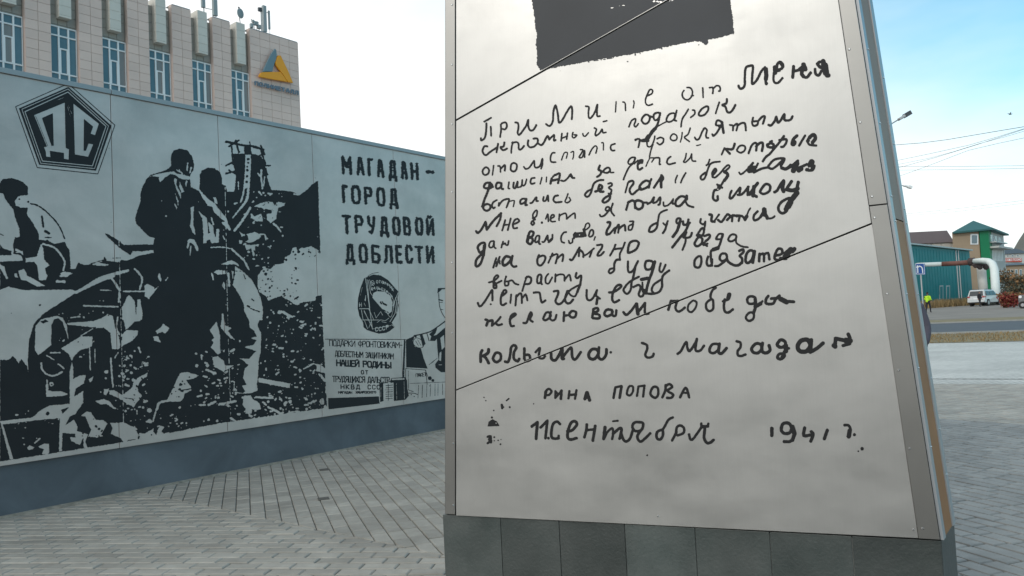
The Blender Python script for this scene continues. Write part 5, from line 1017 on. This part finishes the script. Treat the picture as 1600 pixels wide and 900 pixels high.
# teal shed ------------------------------------------------------
Q0 = at(1395., 380., 98.0); Q1 = at(1514.6, 392.4, 113.0)
shed = thing('teal_shed', 'long teal sheet metal shed with a low roof behind the blue road sign', 'shed', [(Q0[0] + Q1[0]) / 2, (Q0[1] + Q1[1]) / 2, gz(Q1)])
dsh = (Q1 - Q0) * [1, 1, 0]; Lsh = np.linalg.norm(dsh); dsh /= Lsh; nsh = np.array([dsh[1], -dsh[0], 0]); nsh = nsh if nsh[1] < 0 else -nsh
zt0, zt1 = Q0[2], Q1[2]; back = -nsh * 18
f = [Q0 * [1, 1, 0] + ez * 0, Q1 * [1, 1, 0], Q1 * [1, 1, 0] + ez * zt1, Q0 * [1, 1, 0] + ez * zt0]
MB().prism(f, [p + back for p in f]).build('wall', M['teal'], shed)
rf = [Q0 * [1, 1, 0] + ez * (zt0 + .02) + nsh * .4, Q1 * [1, 1, 0] + ez * (zt1 + .02) + nsh * .4 + dsh * .3, Q1 * [1, 1, 0] + ez * (zt1 + .3) + back + dsh * .3, Q0 * [1, 1, 0] + ez * (zt0 + .3) + back]
MB().prism([p + ez * .18 for p in rf], rf).build('roof', M['galv'], shed)
SH = Plane(Q0, nsh)
def on_shed(px0, py0, px1, py1, w, name, m):
    a = SH.hit(float(px0), float(py0), .05); b = SH.hit(float(px1), float(py1), .05)
    MB().tube([a, b], w / 2, 6).build(name, m, shed)
for x in (1493.2, 1497): on_shed(x, 391, x + 5.6, 466, .16, 'downpipe', M['galv'])
for xa in np.arange(1400, 1512, 4.5):
    a = SH.hit(float(xa), 386 + (xa - 1426) * .1, .02); g_ = gz(a)
    MB().box([a[0], a[1], (a[2] - .1 + g_) / 2], .05, .03, a[2] - .1 - g_, dsh, nsh).build('sheet_rib', M['teal'], shed)
def shed_rect(x0, y0, x1, y1, name, m, o=.06):
    P = SH.hit(np.array([x0, x1, x1, x0], float), np.array([y0, y0 - .3, y1 - .3, y1], float), o); MB().prism(list(P), [p - nsh * .05 for p in P]).build(name, m, shed)
for x in (1468.5, 1479): 
    shed_rect(x, 446, x + 5.5, 470, 'door_frame', M['galv'], .06); shed_rect(x + 1, 448, x + 4.5, 470, 'door', M['teal'], .10)
# maroon-roofed hall behind
Ra = at(1395., 369., 128.); Rb = at(1487.6, 360.3, 128.)
hall = thing('long_hall', 'long hall with a maroon roof and pale block wall, left of the tan block', 'building', [Ra[0], 128, gz(Ra)])
zb_ = at(1487.6, 378.5, 128.)[2]
f = [[Ra[0] - 10, 128, 0], [Rb[0], 128, 0], [Rb[0], 128, zb_], [Ra[0] - 10, 128, zb_]]
MB().prism([np.array(p, float) for p in f], [np.array(p, float) + [0, 14, 0] for p in f]).build('wall', M['paleblock'], hall)
f = [[Ra[0] - 10, 127.6, zb_], [Rb[0], 127.6, zb_], [Rb[0], 129.5, Rb[2] + .2], [Ra[0] - 10, 129.5, Rb[2] + .2]]
MB().prism([np.array(p, float) for p in f], [np.array(p, float) + [0, 12, 0] for p in f]).build('roof', M['maroon'], hall)
for i in range(9):
    MB().box([Rb[0] - 1.2 - i * 1.6, 127.9, zb_ - 1.1], 1.4, .12, 1.9).build('block_panel', M['paleblock'], hall)
# tan and green block ---------------------------------------------
YT = 122.0
T0 = at(1487.3, 362., YT); T1 = at(1528.6, 356., YT); T2 = at(1543., 357., YT)
tb = thing('tan_green_block', 'tall tan block with a bright green corner band and teal hipped roof', 'building', [T1[0], YT, gz(T1)])
zE = T2[2] - .3
dr = np.array([.69, .724, 0])                                   # its right flank recedes
Wd = 9.7
t3 = T2 * [1, 1, 0] + dr * Wd
solid([(T0[0], YT), (T1[0], YT), (T1[0] + 5.5, YT + 8), (T0[0] + 5.5, YT + 8)], 0, zE, 'tan_wall', M['tan'], tb)
solid([(T1[0] + .003, YT - .15), (T2[0], YT - .15), (T2[0] + dr[0] * 2, YT + dr[1] * 2), (T1[0] + 1.3, YT + 2)], 0, zE, 'green_band', M['green'], tb)
w3 = [T2[:2] + dr[:2] * .05 + [.02, .05], t3[:2], t3[:2] + [-1, 6], T2[:2] + [-.5, 4]]
solid([tuple(p) for p in w3], 0, zE - .05, 'white_wall', M['offwhite'], tb)
ap = at(1520.8, 344.6, YT + 4)
ev = [np.array([T0[0] - .2, YT - .6, T0[2] - .1]), np.array([T2[0] + .4, YT - .9, zE + .25]), np.array([*(t3[:2] + dr[:2] * .9 + [.5, -.3]), zE - .1]), np.array([T0[0] + 6.2, YT + 9, zE])]
vs = [*ev, ap, *[p - ez * .25 for p in ev]]
MB().add(vs, [(0, 1, 4), (1, 2, 4), (2, 3, 4), (3, 0, 4), (0, 5, 6, 1), (1, 6, 7, 2), (2, 7, 8, 3), (3, 8, 5, 0), (5, 8, 7, 6)]).build('roof', M['teal2'], tb)
wP = Plane((0, YT, 0), (0, -1, 0))
def rect_on(pl, x0, y0, x1, y1, o0, o1, name, m, par, k=0):
    P = pl.hit(np.array([x0, x1, x1 + k, x0 + k], float), np.array([y0, y0, y1, y1], float), o1); return MB().prism(list(P), [p - pl.n * (o1 - o0) for p in P]).build(name, m, par)
wf = rect_on(wP, 1516.5, 365.5, 1528.6, 382, .02, .12, 'window', M['white'], tb)
rect_on(wP, 1518.5, 367.5, 1526.8, 380.2, .13, .16, 'pane', M['glass'], wf)
nfl = np.array([dr[1], -dr[0], 0]); FLP = Plane(T2 + [0.02, .05, 0], nfl)
for (x0, y0, x1, y1) in ((1547, 367, 1550.5, 377), (1554, 369, 1557.5, 379), (1560, 371, 1563, 380)):
    w_ = rect_on(FLP, x0, y0, x1, y1, .01, .06, 'window', M['white'], tb, .3); rect_on(FLP, x0 + .6, y0 + 1, x1 - .5, y1 - .8, .07, .09, 'pane', M['glass'], w_, .3)
def ledge(x0, y0, x1, y1, th, out, name, m):
    a = FLP.hit(float(x0), float(y0), 0); b = FLP.hit(float(x1), float(y1), 0); d = (b - a) * [1, 1, 0]; L = np.linalg.norm(d); d /= L
    MB().box((a * [1, 1, 0] + b * [1, 1, 0]) / 2 + nfl * out / 2 + ez * a[2], L, out, th, d, nfl).build(name, m, tb)
ledge(1546, 386.5, 1568, 389, .28, 1.3, 'canopy', M['offwhite']); ledge(1546, 378.6, 1563, 380, .15, 1.0, 'balcony_floor', M['galv'])
for i in range(9):
    rect_on(FLP, 1548 + i * 2.2, 391, 1549 + i * 2.2, 408, .01, .05, 'glazing_bar', M['white'], tb, .8)
# heating main: white and rusty pipes and the tall arch
pm = thing('heating_main', 'thick white insulated heating pipe with a rusty stretch, arching down beside the white car', 'pipe', at(1545., 470., 92.) * [1, 1, 0] + [0, 0, 1.0])
MB().tube([at(1400., 415., 104.), at(1471.5, 412.6, 100.)], .27, 14).build('white_pipe', M['pipe'], pm, smooth=True)
MB().tube([at(1471.5, 412.6, 100.), at(1500., 411.2, 99.), at(1516., 409.8, 98.)], [.29, .30, .32], 14).build('rusty_pipe', M['rust'], pm, smooth=True)
MB().tube([at(1514., 409.6, 98.), at(1523., 408.4, 97.5)], .48, 12).build('pipe_collar', M['lag'], pm)
arch = [at(1522., 408.2, 97.), at(1535., 407., 96.), at(1545., 408.5, 95.), at(1551., 413., 94.), at(1553.6, 421., 93.5), at(1555., 440., 93.), at(1556.6, 470., 92.5)]
MB().tube(arch, [.30, .33, .38, .43, .45, .46, .46], 16).build('arch_pipe', M['pipe'], pm, smooth=True)
MB().tube([at(1556.6, 468., 92.4), at(1558.0, 474., 92.0)], [.55, .75], 12).build('pipe_foot', M['pipe'], pm, smooth=True)
MB().tube([at(1533., 417., 99.), at(1537.8, 470., 98.5)], .52, 14).build('return_pipe', M['paleblock'], pm, smooth=True)
lg2 = MB(); rr = random.Random(4)
for i in range(26): lg2.ball(at(1523. + rr.random() * 20, 412. + rr.random() * 7, 97.), .2 + rr.random() * .22, .25, .13 + rr.random() * .12, 6, 4)
lg2.build('torn_lagging', M['lag'], pm)
# white off-roader -----------------------------------------------
def car():
    Yc = 90.0; P = at(1525.8, 478., Yc); zg = gz(P); base = np.array([P[0], Yc, zg])
    c = thing('parked_car', 'white off-road car seen from behind, parked before the tall white pipe', 'car', base)
    fwd = np.array([math.sin(math.radians(63)), math.cos(math.radians(63)), 0]); fwd = np.array([.80, .60, 0]); rt = np.array([fwd[1], -fwd[0], 0])
    def q(x, y, z): return base + rt * x + fwd * y + ez * z
    # x right, y forward from the tail
    prof = [(0, .45), (-.02, .75), (.03, 1.0), (.05, 1.12), (.28, 1.80), (.5, 1.86), (2.3, 1.86), (2.7, 1.80), (3.35, 1.18), (4.4, 1.08), (4.68, .95), (4.75, .55), (4.6, .40), (.15, .38)]
    def hw(z): return .93 if z < 1.15 else .93 - (z - 1.15) * .26
    L = [q(-hw(z), y, z) for y, z in prof]; R = [q(hw(z), y, z) for y, z in prof]
    MB().prism(L, R).build('body', M['carpaint'], c, bevel=.05)
    def panel(pts, name, m, th=.03):
        p = [q(*t) for t in pts]; n = np.cross(p[1] - p[0], p[2] - p[0]); n /= np.linalg.norm(n)
        if n @ (base + ez * 1 - np.array([0, 0, EYE])) > 0: n = -n
        return MB().prism([v + n * th for v in p], [v + n * .002 for v in p]).build(name, m, c)
    panel([(-.74, .075, 1.17), (.74, .075, 1.17), (.66, .255, 1.70), (-.66, .255, 1.70)], 'rear_window', M['carglass'])
    for y0, y1 in ((.5, 1.35), (1.42, 2.2), (2.27, 3.1)):
        yt = min(y1, 2.62); panel([(.925, y0, 1.2), (.925, y1, 1.2), (.80, yt, 1.68), (.80, y0 + .05, 1.68)], 'side_window', M['carglass'], .02)
    for s in (-1, 1): panel([(s * .90, .02, .98), (s * .90, .055, 1.14), (s * .66, .055, 1.14), (s * .66, .02, .98)][::1], 'tail_lamp', M['tail'], .05)
    panel([(.95, .0, .95), (.95, .30, .98), (.95, .30, 1.12), (.95, .04, 1.12)], 'tail_lamp', M['tail'], .02)
    panel([(-.26, .0, .80), (.26, .0, .80), (.26, .0, .91), (-.26, .0, .91)], 'number_plate', M['signwhite'])
    MB().box(q(0, -.04, .55), 1.8, .12, .16, rt, fwd).build('bumper', M['carpaint'], c, bevel=.03)
    MB().box(q(0, .05, .40), 1.7, .1, .12, rt, fwd).build('valance', M['tyre'], c)
    for s in (-1, 1): MB().tube([q(s * .80, .4, 1.90), q(s * .80, 2.3, 1.90)], .025, 6).build('roof_rail', M['darkm'], c)
    for s in (-1, 1): MB().box(q(s * 1.05, 3.0, 1.22), .2, .12, .16, rt, fwd).build('mirror', M['carpaint'], c, bevel=.03)
    for s in (-1, 1):
        for y in (.85, 3.75):
            w = MB().tube([q(s * .70, y, .38), q(s * .95, y, .38)], .38, 20).build('wheel', M['tyre'], c)
            MB().tube([q(s * .90, y, .38), q(s * .965, y, .38)], .23, 14).build('rim', M['rim'], w)
    panel([(.935, .43, .40), (.935, 1.27, .40), (.935, 1.13, .78), (.935, .57, .78)], 'wheel_arch', M['tyre'], .012)
    panel([(.935, 3.33, .40), (.935, 4.17, .40), (.935, 4.03, .78), (.935, 3.47, .78)], 'wheel_arch', M['tyre'], .012)
    return base
car()
# people ----------------------------------------------------------
def person(base, h, yaw, parts, label, arms=((.30, .95, .05), (.30, .95, .05)), lean=0.0, step=.12):
    """skinned body; yaw turns the front, parts: materials for coat, trousers, head, hair"""
    t = thing('person', label, 'person', base); k = h / 1.78
    cy, sy = math.cos(yaw), math.sin(yaw)
    def T(x, y, z): y = y + lean * max(0, z - .9); return (np.array([x * cy - y * sy, x * sy + y * cy, z]) * k)
    def skin(name, pts, edges, rad, m, root=0):
        me = bpy.data.meshes.new(name); me.from_pydata([tuple(T(*p)) for p in pts], edges, []); me.materials.append(m)
        o = bpy.data.objects.new(name, me); COL.objects.link(o); o.parent = t
        s = o.modifiers.new('skin', 'SKIN'); s.use_smooth_shade = True
        for i, r in enumerate(rad):
            r = r if hasattr(r, '__len__') else (r, r); v = me.skin_vertices[0].data[i]; v.radius = (r[0] * k, r[1] * k); v.use_root = (i == root)
        o.modifiers.new('sub', 'SUBSURF').levels = 1; o.modifiers['sub'].render_levels = 2
        return o
    (ax, az, ay), (bx, bz, by) = arms
    P = [(0, 0, .95), (0, 0, 1.12), (0, 0, 1.32), (0, 0, 1.46), (0, 0.01, 1.54),
         (.10, 0, .90), (.12, step, .50), (.12, step * 1.1 - .02, .10), (.12, step * 1.1 + .10, .05),
         (-.10, 0, .90), (-.12, -step * .6, .50), (-.12, -step * 1.3, .10), (-.12, -step * 1.3 + .12, .05),
         (.18, 0, 1.43), (.25, -.01, 1.18), (ax, ay, az), (-.18, 0, 1.43), (-.25, -.01, 1.18), (-bx, by, bz)]
    E_ = [(0, 1), (1, 2), (2, 3), (3, 4), (0, 5), (5, 6), (6, 7), (7, 8), (0, 9), (9, 10), (10, 11), (11, 12), (3, 13), (13, 14), (14, 15), (3, 16), (16, 17), (17, 18)]
    Rd = [(.15, .12), (.145, .11), (.165, .12), (.12, .09), (.055, .055), (.095, .10), (.07, .07), (.05, .05), (.045, .04), (.095, .10), (.07, .07), (.05, .05), (.045, .04), (.075, .075), (.055, .055), (.042, .042), (.075, .075), (.055, .055), (.042, .042)]
    skin('body', P, E_, Rd, parts[1])
    skin('jacket', [(0, 0, .86), (0, 0, 1.10), (0, 0, 1.33), (0, 0, 1.46), (.19, 0, 1.43), (.265, -.01, 1.17), (ax, ay, az + .06), (-.19, 0, 1.43), (-.265, -.01, 1.17), (-bx, by, bz + .06)],
         [(0, 1), (1, 2), (2, 3), (3, 4), (4, 5), (5, 6), (3, 7), (7, 8), (8, 9)], [(.20, .165), (.185, .15), (.20, .15), (.13, .11), (.095, .095), (.075, .075), (.062, .062), (.095, .095), (.075, .075), (.062, .062)], parts[0])
    hd = MB(); hd.ball((0, 0, 0), .078 * k, .098 * k, .118 * k, 14, 10); hd.ball((0, .095 * k, -.01 * k), .014 * k, .02 * k, .022 * k, 6, 5)
    for s in (-1, 1): hd.ball((s * .078 * k, 0, 0), .012 * k, .02 * k, .03 * k, 6, 5)
    hc = T(0, .02, 1.665)
    hv = [np.array([v[0] * cy - v[1] * sy, v[0] * sy + v[1] * cy, v[2]]) + hc for v in map(np.array, hd.v)]
    mesh_obj('head', hv, hd.f, parts[2], t, True)
    hr = MB(); hr.ball((0, -.015 * k, .028 * k), .086 * k, .103 * k, .105 * k, 14, 8)
    hv = [np.array([v[0] * cy - v[1] * sy, v[0] * sy + v[1] * cy, v[2]]) + hc for v in map(np.array, hr.v)]
    mesh_obj('hair', hv, hr.f, parts[3], t, True)
    for sx, (hx, hz, hy) in ((1, arms[0]), (-1, arms[1])):
        hnd = MB(); c = T(sx * hx, hy, hz)
        fx = np.array([cy, sy, 0]) * sx; fy = np.array([-sy, cy, 0])
        hnd.box(c - ez * .05 * k, .03 * k, .08 * k, .09 * k, fx, fy)
        for i in range(4):
            a = c - ez * .095 * k + fy * (-.03 + i * .02) * k; hnd.tube([a, a - ez * (.035 + .008 * (i in (1, 2))) * k - fx * .006 * k, a - ez * .06 * k - fx * .02 * k], .008 * k, 5)
        a = c - ez * .04 * k + fy * .04 * k; hnd.tube([a, a + fy * .025 * k - ez * .03 * k, a + fy * .028 * k - ez * .055 * k], .010 * k, 5)
        mesh_obj('hand', hnd.v, hnd.f, M['skin'], t)
    return t
def ground_under(px, Y):
    d = rays(float(px), 480.); X = d[0] / d[1] * Y; return np.array([X, Y, gz([X, Y, 0])])
B = ground_under(1450.3, 70.)
pz = person(B, 1.80, math.radians(-60), (M['hivis'], M['darkcloth'], M['skin'], M['hair']), 'person in a yellow-green high visibility jacket and dark trousers by the blue road sign', ((.24, 1.02, .16), (.22, 1.05, .18)))
B = ground_under(1531.5, 86.)
person(B, 1.62, math.radians(200), (M['darkcloth'], M['darkcloth'], M['skin'], M['hair']), 'person in dark clothes standing at the back of the white car')
P0 = gnd(1438., 640.); B = np.array([P0[0] / P0[1] * 10.6, 10.6, 0.0]); B = at(1407.0, 480., 10.6) * [1, 1, 0]
person(B, 1.93, math.radians(165), (M['jacket'], M['darkcloth'], M['skin'], M['hair']), 'person in a dark grey jacket mostly hidden behind the metal stele', ((.20, .92, .12), (.20, .92, .12)), step=.05)
# blue direction sign ----------------------------------------------
sg = thing('road_sign', 'square blue road sign with two white arrows on a thin post', 'sign', ground_under(1441, 56.))
SPn = Plane((0, 56., 0), (-.12, -1, 0))
rect_on(SPn, 1430.4, 411.8, 1445.3, 429.0, .0, .03, 'sign_plate', M['signblue'], sg, .9)
sa = MB(); 
Pr = Print(1429, 409, 1447, 431, .2).run('o 1430 411 10; l 16 42,150 36,55; p 12,72 36,30 62,68; s 16 118,150 112,95 96,60 60,48; l 8 10,8 140,5; l 6 8,10 16,172; l 6 138,8 148,172; l 7 16,172 148,170')
Pr.build('sign_arrows', SPn, .034, M['signwhite'], sg)
gP = ground_under(1441, 56.); tP = SPn.hit(1437.5, 411., -.04)
MB().tube([[tP[0], tP[1], gP[2]], [tP[0], tP[1], tP[2]]], .045, 8).build('post', M['galv'], sg)
# street lamps ------------------------------------------------------
def lamp(label, tip, root, polex, Y, m):
    a = at(*tip, Y); b = at(*root, Y); px = at(polex[0], polex[1], Y); g = ground_under(polex[0], Y)
    l = thing('street_lamp', label, 'street lamp', [px[0], Y, g[2]])
    d = (a - b); L = np.linalg.norm(d); d /= L
    MB().tube([[px[0], Y, g[2]], [px[0], Y, px[2] - .3], px, b], [.10, .06, .05, .035], 10).build('pole', M['galv'], l, smooth=True)
    up = np.cross(np.array([0, 1.0, 0]), d); up = up if up[2] > 0 else -up
    MB().box(b + d * L * .42, L * .9, .30, .16, d, np.array([0, 1.0, 0]), up).build('lamp_head', m, l, bevel=.04)
    MB().box(b + d * L * .75, L * .5, .36, .24, d, np.array([0, 1.0, 0]), up).build('heat_sink', M['darkm'] if m is M['galv'] else m, l, bevel=.01)
lamp('street lamp with a dark square head slanting up beside the stele edge', (1422., 176.), (1404.5, 186.5), (1385., 198.), 46., M['galv'])
lamp('small pale street lamp head below the overhead cables', (1424.4, 293.), (1412., 290.), (1396., 288.), 75., M['white'])
# overhead cables -----------------------------------------------------
def cable(pts, Y0, Y1, r, label):
    n = len(pts); P = []
    for i, (x, y) in enumerate(pts): P.append(at(float(x), float(y), Y0 + (Y1 - Y0) * i / (n - 1)))
    d0 = P[0] - P[1]; r *= .75; P = [P[0] + d0 * 1.5 + ez * .02] + P; d1 = P[-1] - P[-2]; P.append(P[-1] + d1 * 1.5)
    c = MB().tube(P, r, 5).build('overhead_cable', M['wire'], None); tag(c, label, 'cable', 'overhead cables across the sky')
cable([(1400.8, 226.3), (1440, 223.3), (1480, 218.2), (1518, 211.7), (1560, 204.6), (1600, 198)], 40, 32, .016, 'topmost thick cable crossing the sky from the stele')
cable([(1408, 249.5), (1450, 240.8), (1513, 227.0), (1560, 213.5), (1600, 201)], 46, 34, .012, 'second cable from the top, rising steeply to the right edge')
cable([(1407, 256.2), (1450, 247.5), (1490, 237.), (1530, 224.5), (1570, 214), (1600, 205.)], 47, 34, .010, 'third cable from the top, crossing the second near the right edge')
cable([(1412, 260.), (1463, 245.8), (1530, 225.0), (1565, 213.5), (1600, 202)], 44, 33, .012, 'dark cable crossing through the middle of the bundle')
cable([(1411, 273.3), (1448, 260.), (1513, 235.), (1560, 224.), (1600, 215.5)], 48, 35, .012, 'lowest of the slanting cables')
cable([(1407, 260.), (1500, 260.3), (1600, 258.7)], 60, 52, .014, 'upper one of the two level cables')
cable([(1409, 265.8), (1500, 265.), (1600, 263.)], 60, 52, .014, 'lower one of the two level cables')
cable([(1418, 334.), (1500, 325.5), (1600, 313.)], 80, 66, .015, 'upper faint cable above the maroon roof')
cable([(1418, 337.), (1500, 330), (1600, 317.5)], 80, 66, .013, 'lower faint cable above the maroon roof')
bd = at(1578.3, 178.5, 80.); bt = thing('bird', 'small dark bird flying high at the right of the sky', 'bird', bd)
bb = MB(); bb.ball(bd, .17, .07, .06, 8, 5); bb.tube([bd + [.1, 0, .01], bd + [.24, 0, .03]], [.045, .02], 6); bb.build('body', M['darkm'], bt)
for s in (-1, 1): MB().add([bd + [.06, 0, .04], bd + [-.08, 0, .04], bd + [-.12, s * .35, .16], bd + [.0, s * .22, .16]], [(0, 1, 2, 3)]).build('wing', M['darkm'], bt)
# hill and far houses ---------------------------------------------------
rr = random.Random(8); vs = []; fs = []; nx = 60; ny = 8
for j in range(ny):
    for i in range(nx):
        Y = 420 + j * 40; X = .603 * Y + i * 12; e = min(1, (i + .8) / 4)
        prof = math.sin(math.pi * min(1, j / 5)) if j <= 5 else .0
        hgt = (58 + 6 * math.sin(i * .35) + 4 * math.sin(i * .9 + 1) + 2.0 * rr.random()) * e
        vs.append((X, Y, 2 + (j / (ny - 1)) * hgt * 1.15))
for j in range(ny - 1):
    for i in range(nx - 1): a = j * nx + i; fs.append((a, a + 1, a + 1 + nx, a + nx))
tag(mesh_obj('hill', vs, fs, M['hill'], smooth=True), kind='structure')
def house(px0, px1, pyt, pyb, Y, label, wallm, roofm, wins=(), roofh=1.0):
    a = at(float(px0), float(pyt), Y); b = at(float(px1), float(pyt), Y); bt_ = at(float(px0), float(pyb), Y); z0 = min(bt_[2], gz(a))-1
    h = thing('house', label, 'building', [(a[0] + b[0]) / 2, Y, z0])
    c = [(a[0], Y), (b[0], Y), (b[0], Y + 8), (a[0], Y + 8)]
    solid(c, z0, a[2], 'wall', wallm, h)
    m = (a[0] + b[0]) / 2
    vs = [(a[0] - .4, Y - .5, a[2]), (b[0] + .4, Y - .5, a[2]), (b[0] + .4, Y + 8.5, a[2]), (a[0] - .4, Y + 8.5, a[2]), (a[0], Y + 4, a[2] + roofh), (b[0], Y + 4, a[2] + roofh)]
    MB().add(vs, [(0, 1, 5, 4), (2, 3, 4, 5), (0, 4, 3), (1, 2, 5), (3, 2, 1, 0)]).build('roof', roofm, h)
    pl = Plane((0, Y, 0), (0, -1, 0))
    for (x0, y0, x1, y1) in wins:
        f = rect_on(pl, x0, y0, x1, y1, .01, .08, 'window', M['white'], h, .2); rect_on(pl, x0 + .5, y0 + .6, x1 - .4, y1 - .5, .09, .11, 'pane', M['glass'], f, .2)
    return h, pl
h1, pl1 = house(1569, 1604, 397., 416., 200., 'far grey-white building with a red banner below the hill', M['offwhite'], M['darkm'], ((1572, 398.5, 1576.5, 401), (1580, 398, 1584, 401), (1588, 398, 1592, 401)), 1.5)
bn = rect_on(pl1, 1570.5, 403.2, 1596.5, 409.4, .2, .3, 'red_banner', M['redsign'], h1)
Lq = Print(1569, 400, 1599, 412, .2).frame(1570, 402, 10)
for i in range(9):
    Lq.glyph('СОЮЗТЕХНО'[i], (14 + i * 28, 24 - i * .8), np.array((16, 0)), np.array((2, 34)), 6)
Lq.build('banner_letters', pl1, .32, M['signwhite'], h1)
h2, pl2 = house(1562, 1612, 415.5, 448., 150., 'far beige house with pale windows behind the bushes', M['tan'], M['darkm'], tuple((1565 + i * 7, 422 - i * .3, 1569 + i * 7, 432 - i * .3) for i in range(6)), .6)
fc = thing('picket_fence', 'white picket fence before the far beige house', 'fence', ground_under(1572, 128.))
for i in range(14):
    p = at(1563.5 + i * 2.6, 452.4 - i * .12, 128.); MB().box(p, .14, .06, 1.15).build('picket', M['offwhite'], fc)
for dz in (.35, -.35):
    a = at(1562.5, 452.4, 128.1) + ez * dz; b = at(1600, 450.6, 128.1) + ez * dz; MB().tube([a, b], .04, 4).build('rail', M['offwhite'], fc)
# shrubs ---------------------------------------------------------------------
def shrub(base, w, h, n, m, m2, label, name='shrub', seed=1, leaf=.12, dp=None):
    rg = random.Random(seed); t = thing(name, label, 'shrub', base); dp = dp or w * .8
    f = [MB(), MB()]; tw = MB()
    for i in range(10):
        a = rg.random() * 6.28; e = base + np.array([math.cos(a) * w * .42 * rg.random(), math.sin(a) * dp * .4 * rg.random(), h * (.6 + .35 * rg.random())])
        tw.tube([base + [rg.uniform(-.1, .1) * w, rg.uniform(-.1, .1), 0], (base + e) / 2 + [rg.uniform(-.1, .1), 0, 0], e], [.035, .02, .01], 4)
    cl = [(rg.uniform(-.42, .42) * w, rg.uniform(-.4, .4) * dp, h * rg.uniform(.18, .82), rg.uniform(.16, .3) * min(w, h)) for _ in range(16)]
    for i in range(n):
        c = cl[rg.randrange(len(cl))]
        v = np.array([rg.gauss(0, 1), rg.gauss(0, 1), rg.gauss(0, 1)]); v /= np.linalg.norm(v); v *= c[3] * rg.random() ** .4
        p = base + np.array([c[0], c[1], c[2]]) + v
        if p[2] < base[2] + .03: continue
        a = np.array([rg.gauss(0, 1) for _ in range(3)]); a /= np.linalg.norm(a); b = np.cross(a, [rg.gauss(0, 1) for _ in range(3)]); b /= np.linalg.norm(b)
        s = leaf * rg.uniform(.6, 1.3); f[1 if rg.random() < .25 + .3 * (p[2] - base[2] > h * .7) else 0].add([p - a * s, p + b * s * .5, p + a * s, p - b * s * .5], [(0, 1, 2, 3)])
    tw.build('stems', M['twig'], t); f[0].build('foliage', m, t)['kind'] = 'stuff'; f[1].build('foliage', m2, t, label='browner leaves')['kind'] = 'stuff'
shrub(ground_under(1571, 72.), 1.3, 1.45, 900, M['redleaf'], M['orangeleaf'], 'red-leaved shrub next to the foot of the white pipe', seed=3)
shrub(ground_under(1585, 71.), 1.25, 1.5, 900, M['redleaf'], M['orangeleaf'], 'red-leaved shrub nearer the right edge of the photo', seed=9)
shrub(ground_under(1583, 110.), 4.6, 4.4, 1500, M['greyleaf'], M['orangeleaf'], 'grey-green leafless-looking bush in front of the beige house', seed=5, leaf=.2)
shrub(ground_under(1600, 104.), 3.4, 4.0, 1100, M['greyleaf'], M['orangeleaf'], 'bushy grey-brown shrub cut by the right edge of the photo', seed=6, leaf=.2)
# dry grass along the shed
rg = random.Random(2); dg = MB()
for i in range(5200):
    u = rg.uniform(-.05, 1.25); p = Q0 * [1, 1, 0] * 1.0 + dsh * Lsh * u + nsh * rg.uniform(.4, 4.5); z = gz(p); h_ = rg.uniform(.35, 1.15)
    a = rg.random() * 6.28; w_ = .05; tp = p + [rg.uniform(-.2, .2), rg.uniform(-.2, .2), 0]
    dg.add([[p[0] - w_ * math.cos(a), p[1] - w_ * math.sin(a), z], [p[0] + w_ * math.cos(a), p[1] + w_ * math.sin(a), z], [tp[0], tp[1], z + h_]], [(0, 1, 2)])
tag(dg.build('dry_grass', M['drystalk'], None), 'strip of tall dry brown grass along the teal shed', 'grass', kind='stuff')
# grass blades on the verge
vg = MB()
for i in range(9000):
    s = rg.uniform(36.25, 41.8); t_ = rg.uniform(-8, 26); p = st(s, t_); z = zs(s) + .01; h_ = rg.uniform(.04, .11); a = rg.random() * 6.28; w_ = .02
    vg.add([[p[0] - w_ * math.cos(a), p[1] - w_ * math.sin(a), z], [p[0] + w_ * math.cos(a), p[1] + w_ * math.sin(a), z], [p[0] + rg.uniform(-.05, .05), p[1], z + h_]], [(0, 1, 2)])
tag(vg.build('verge_grass', M['drystalk'], None), 'short dry grass on the verge between square and road', 'grass', kind='stuff')
# small tractor at the edge
tr = thing('utility_vehicle', 'small grey utility vehicle with a round headlight and red top at the right edge', 'vehicle', ground_under(1596, 66.))
b0 = ground_under(1601.5, 66.); vr = np.array([.85, -.527, 0]); vf = np.array([.527, .85, 0]); V = lambda x, y, z: b0 + vr * x + vf * y + ez * z
def V5(L, y): return [V(x, y, z) for x, z in L]
bodyp = [(-.40, .35), (.9, .35), (.9, 1.15), (-.2, 1.12), (-.42, .85)]; topp = [(-.05, 1.14), (.9, 1.14), (.9, 1.5), (.2, 1.45)]
MB().prism(V5(bodyp, 0), V5(bodyp, 1.6)).build('body', M['darkm2'], tr, bevel=.05)
MB().prism(V5(topp, .1), V5(topp, 1.3)).build('red_top', M['redsign'], tr, bevel=.04)
MB().tube([V(-.28, -.06, .98), V(-.28, .06, .98)], .12, 14).build('headlight', M['signwhite'], tr)
for x in (-.15, .75):
    w = MB().tube([V(x, -.08, .3), V(x, .16, .3)], .3, 16).build('wheel', M['tyre'], tr); MB().tube([V(x, -.1, .3), V(x, .0, .3)], .14, 10).build('rim', M['rim'], w)
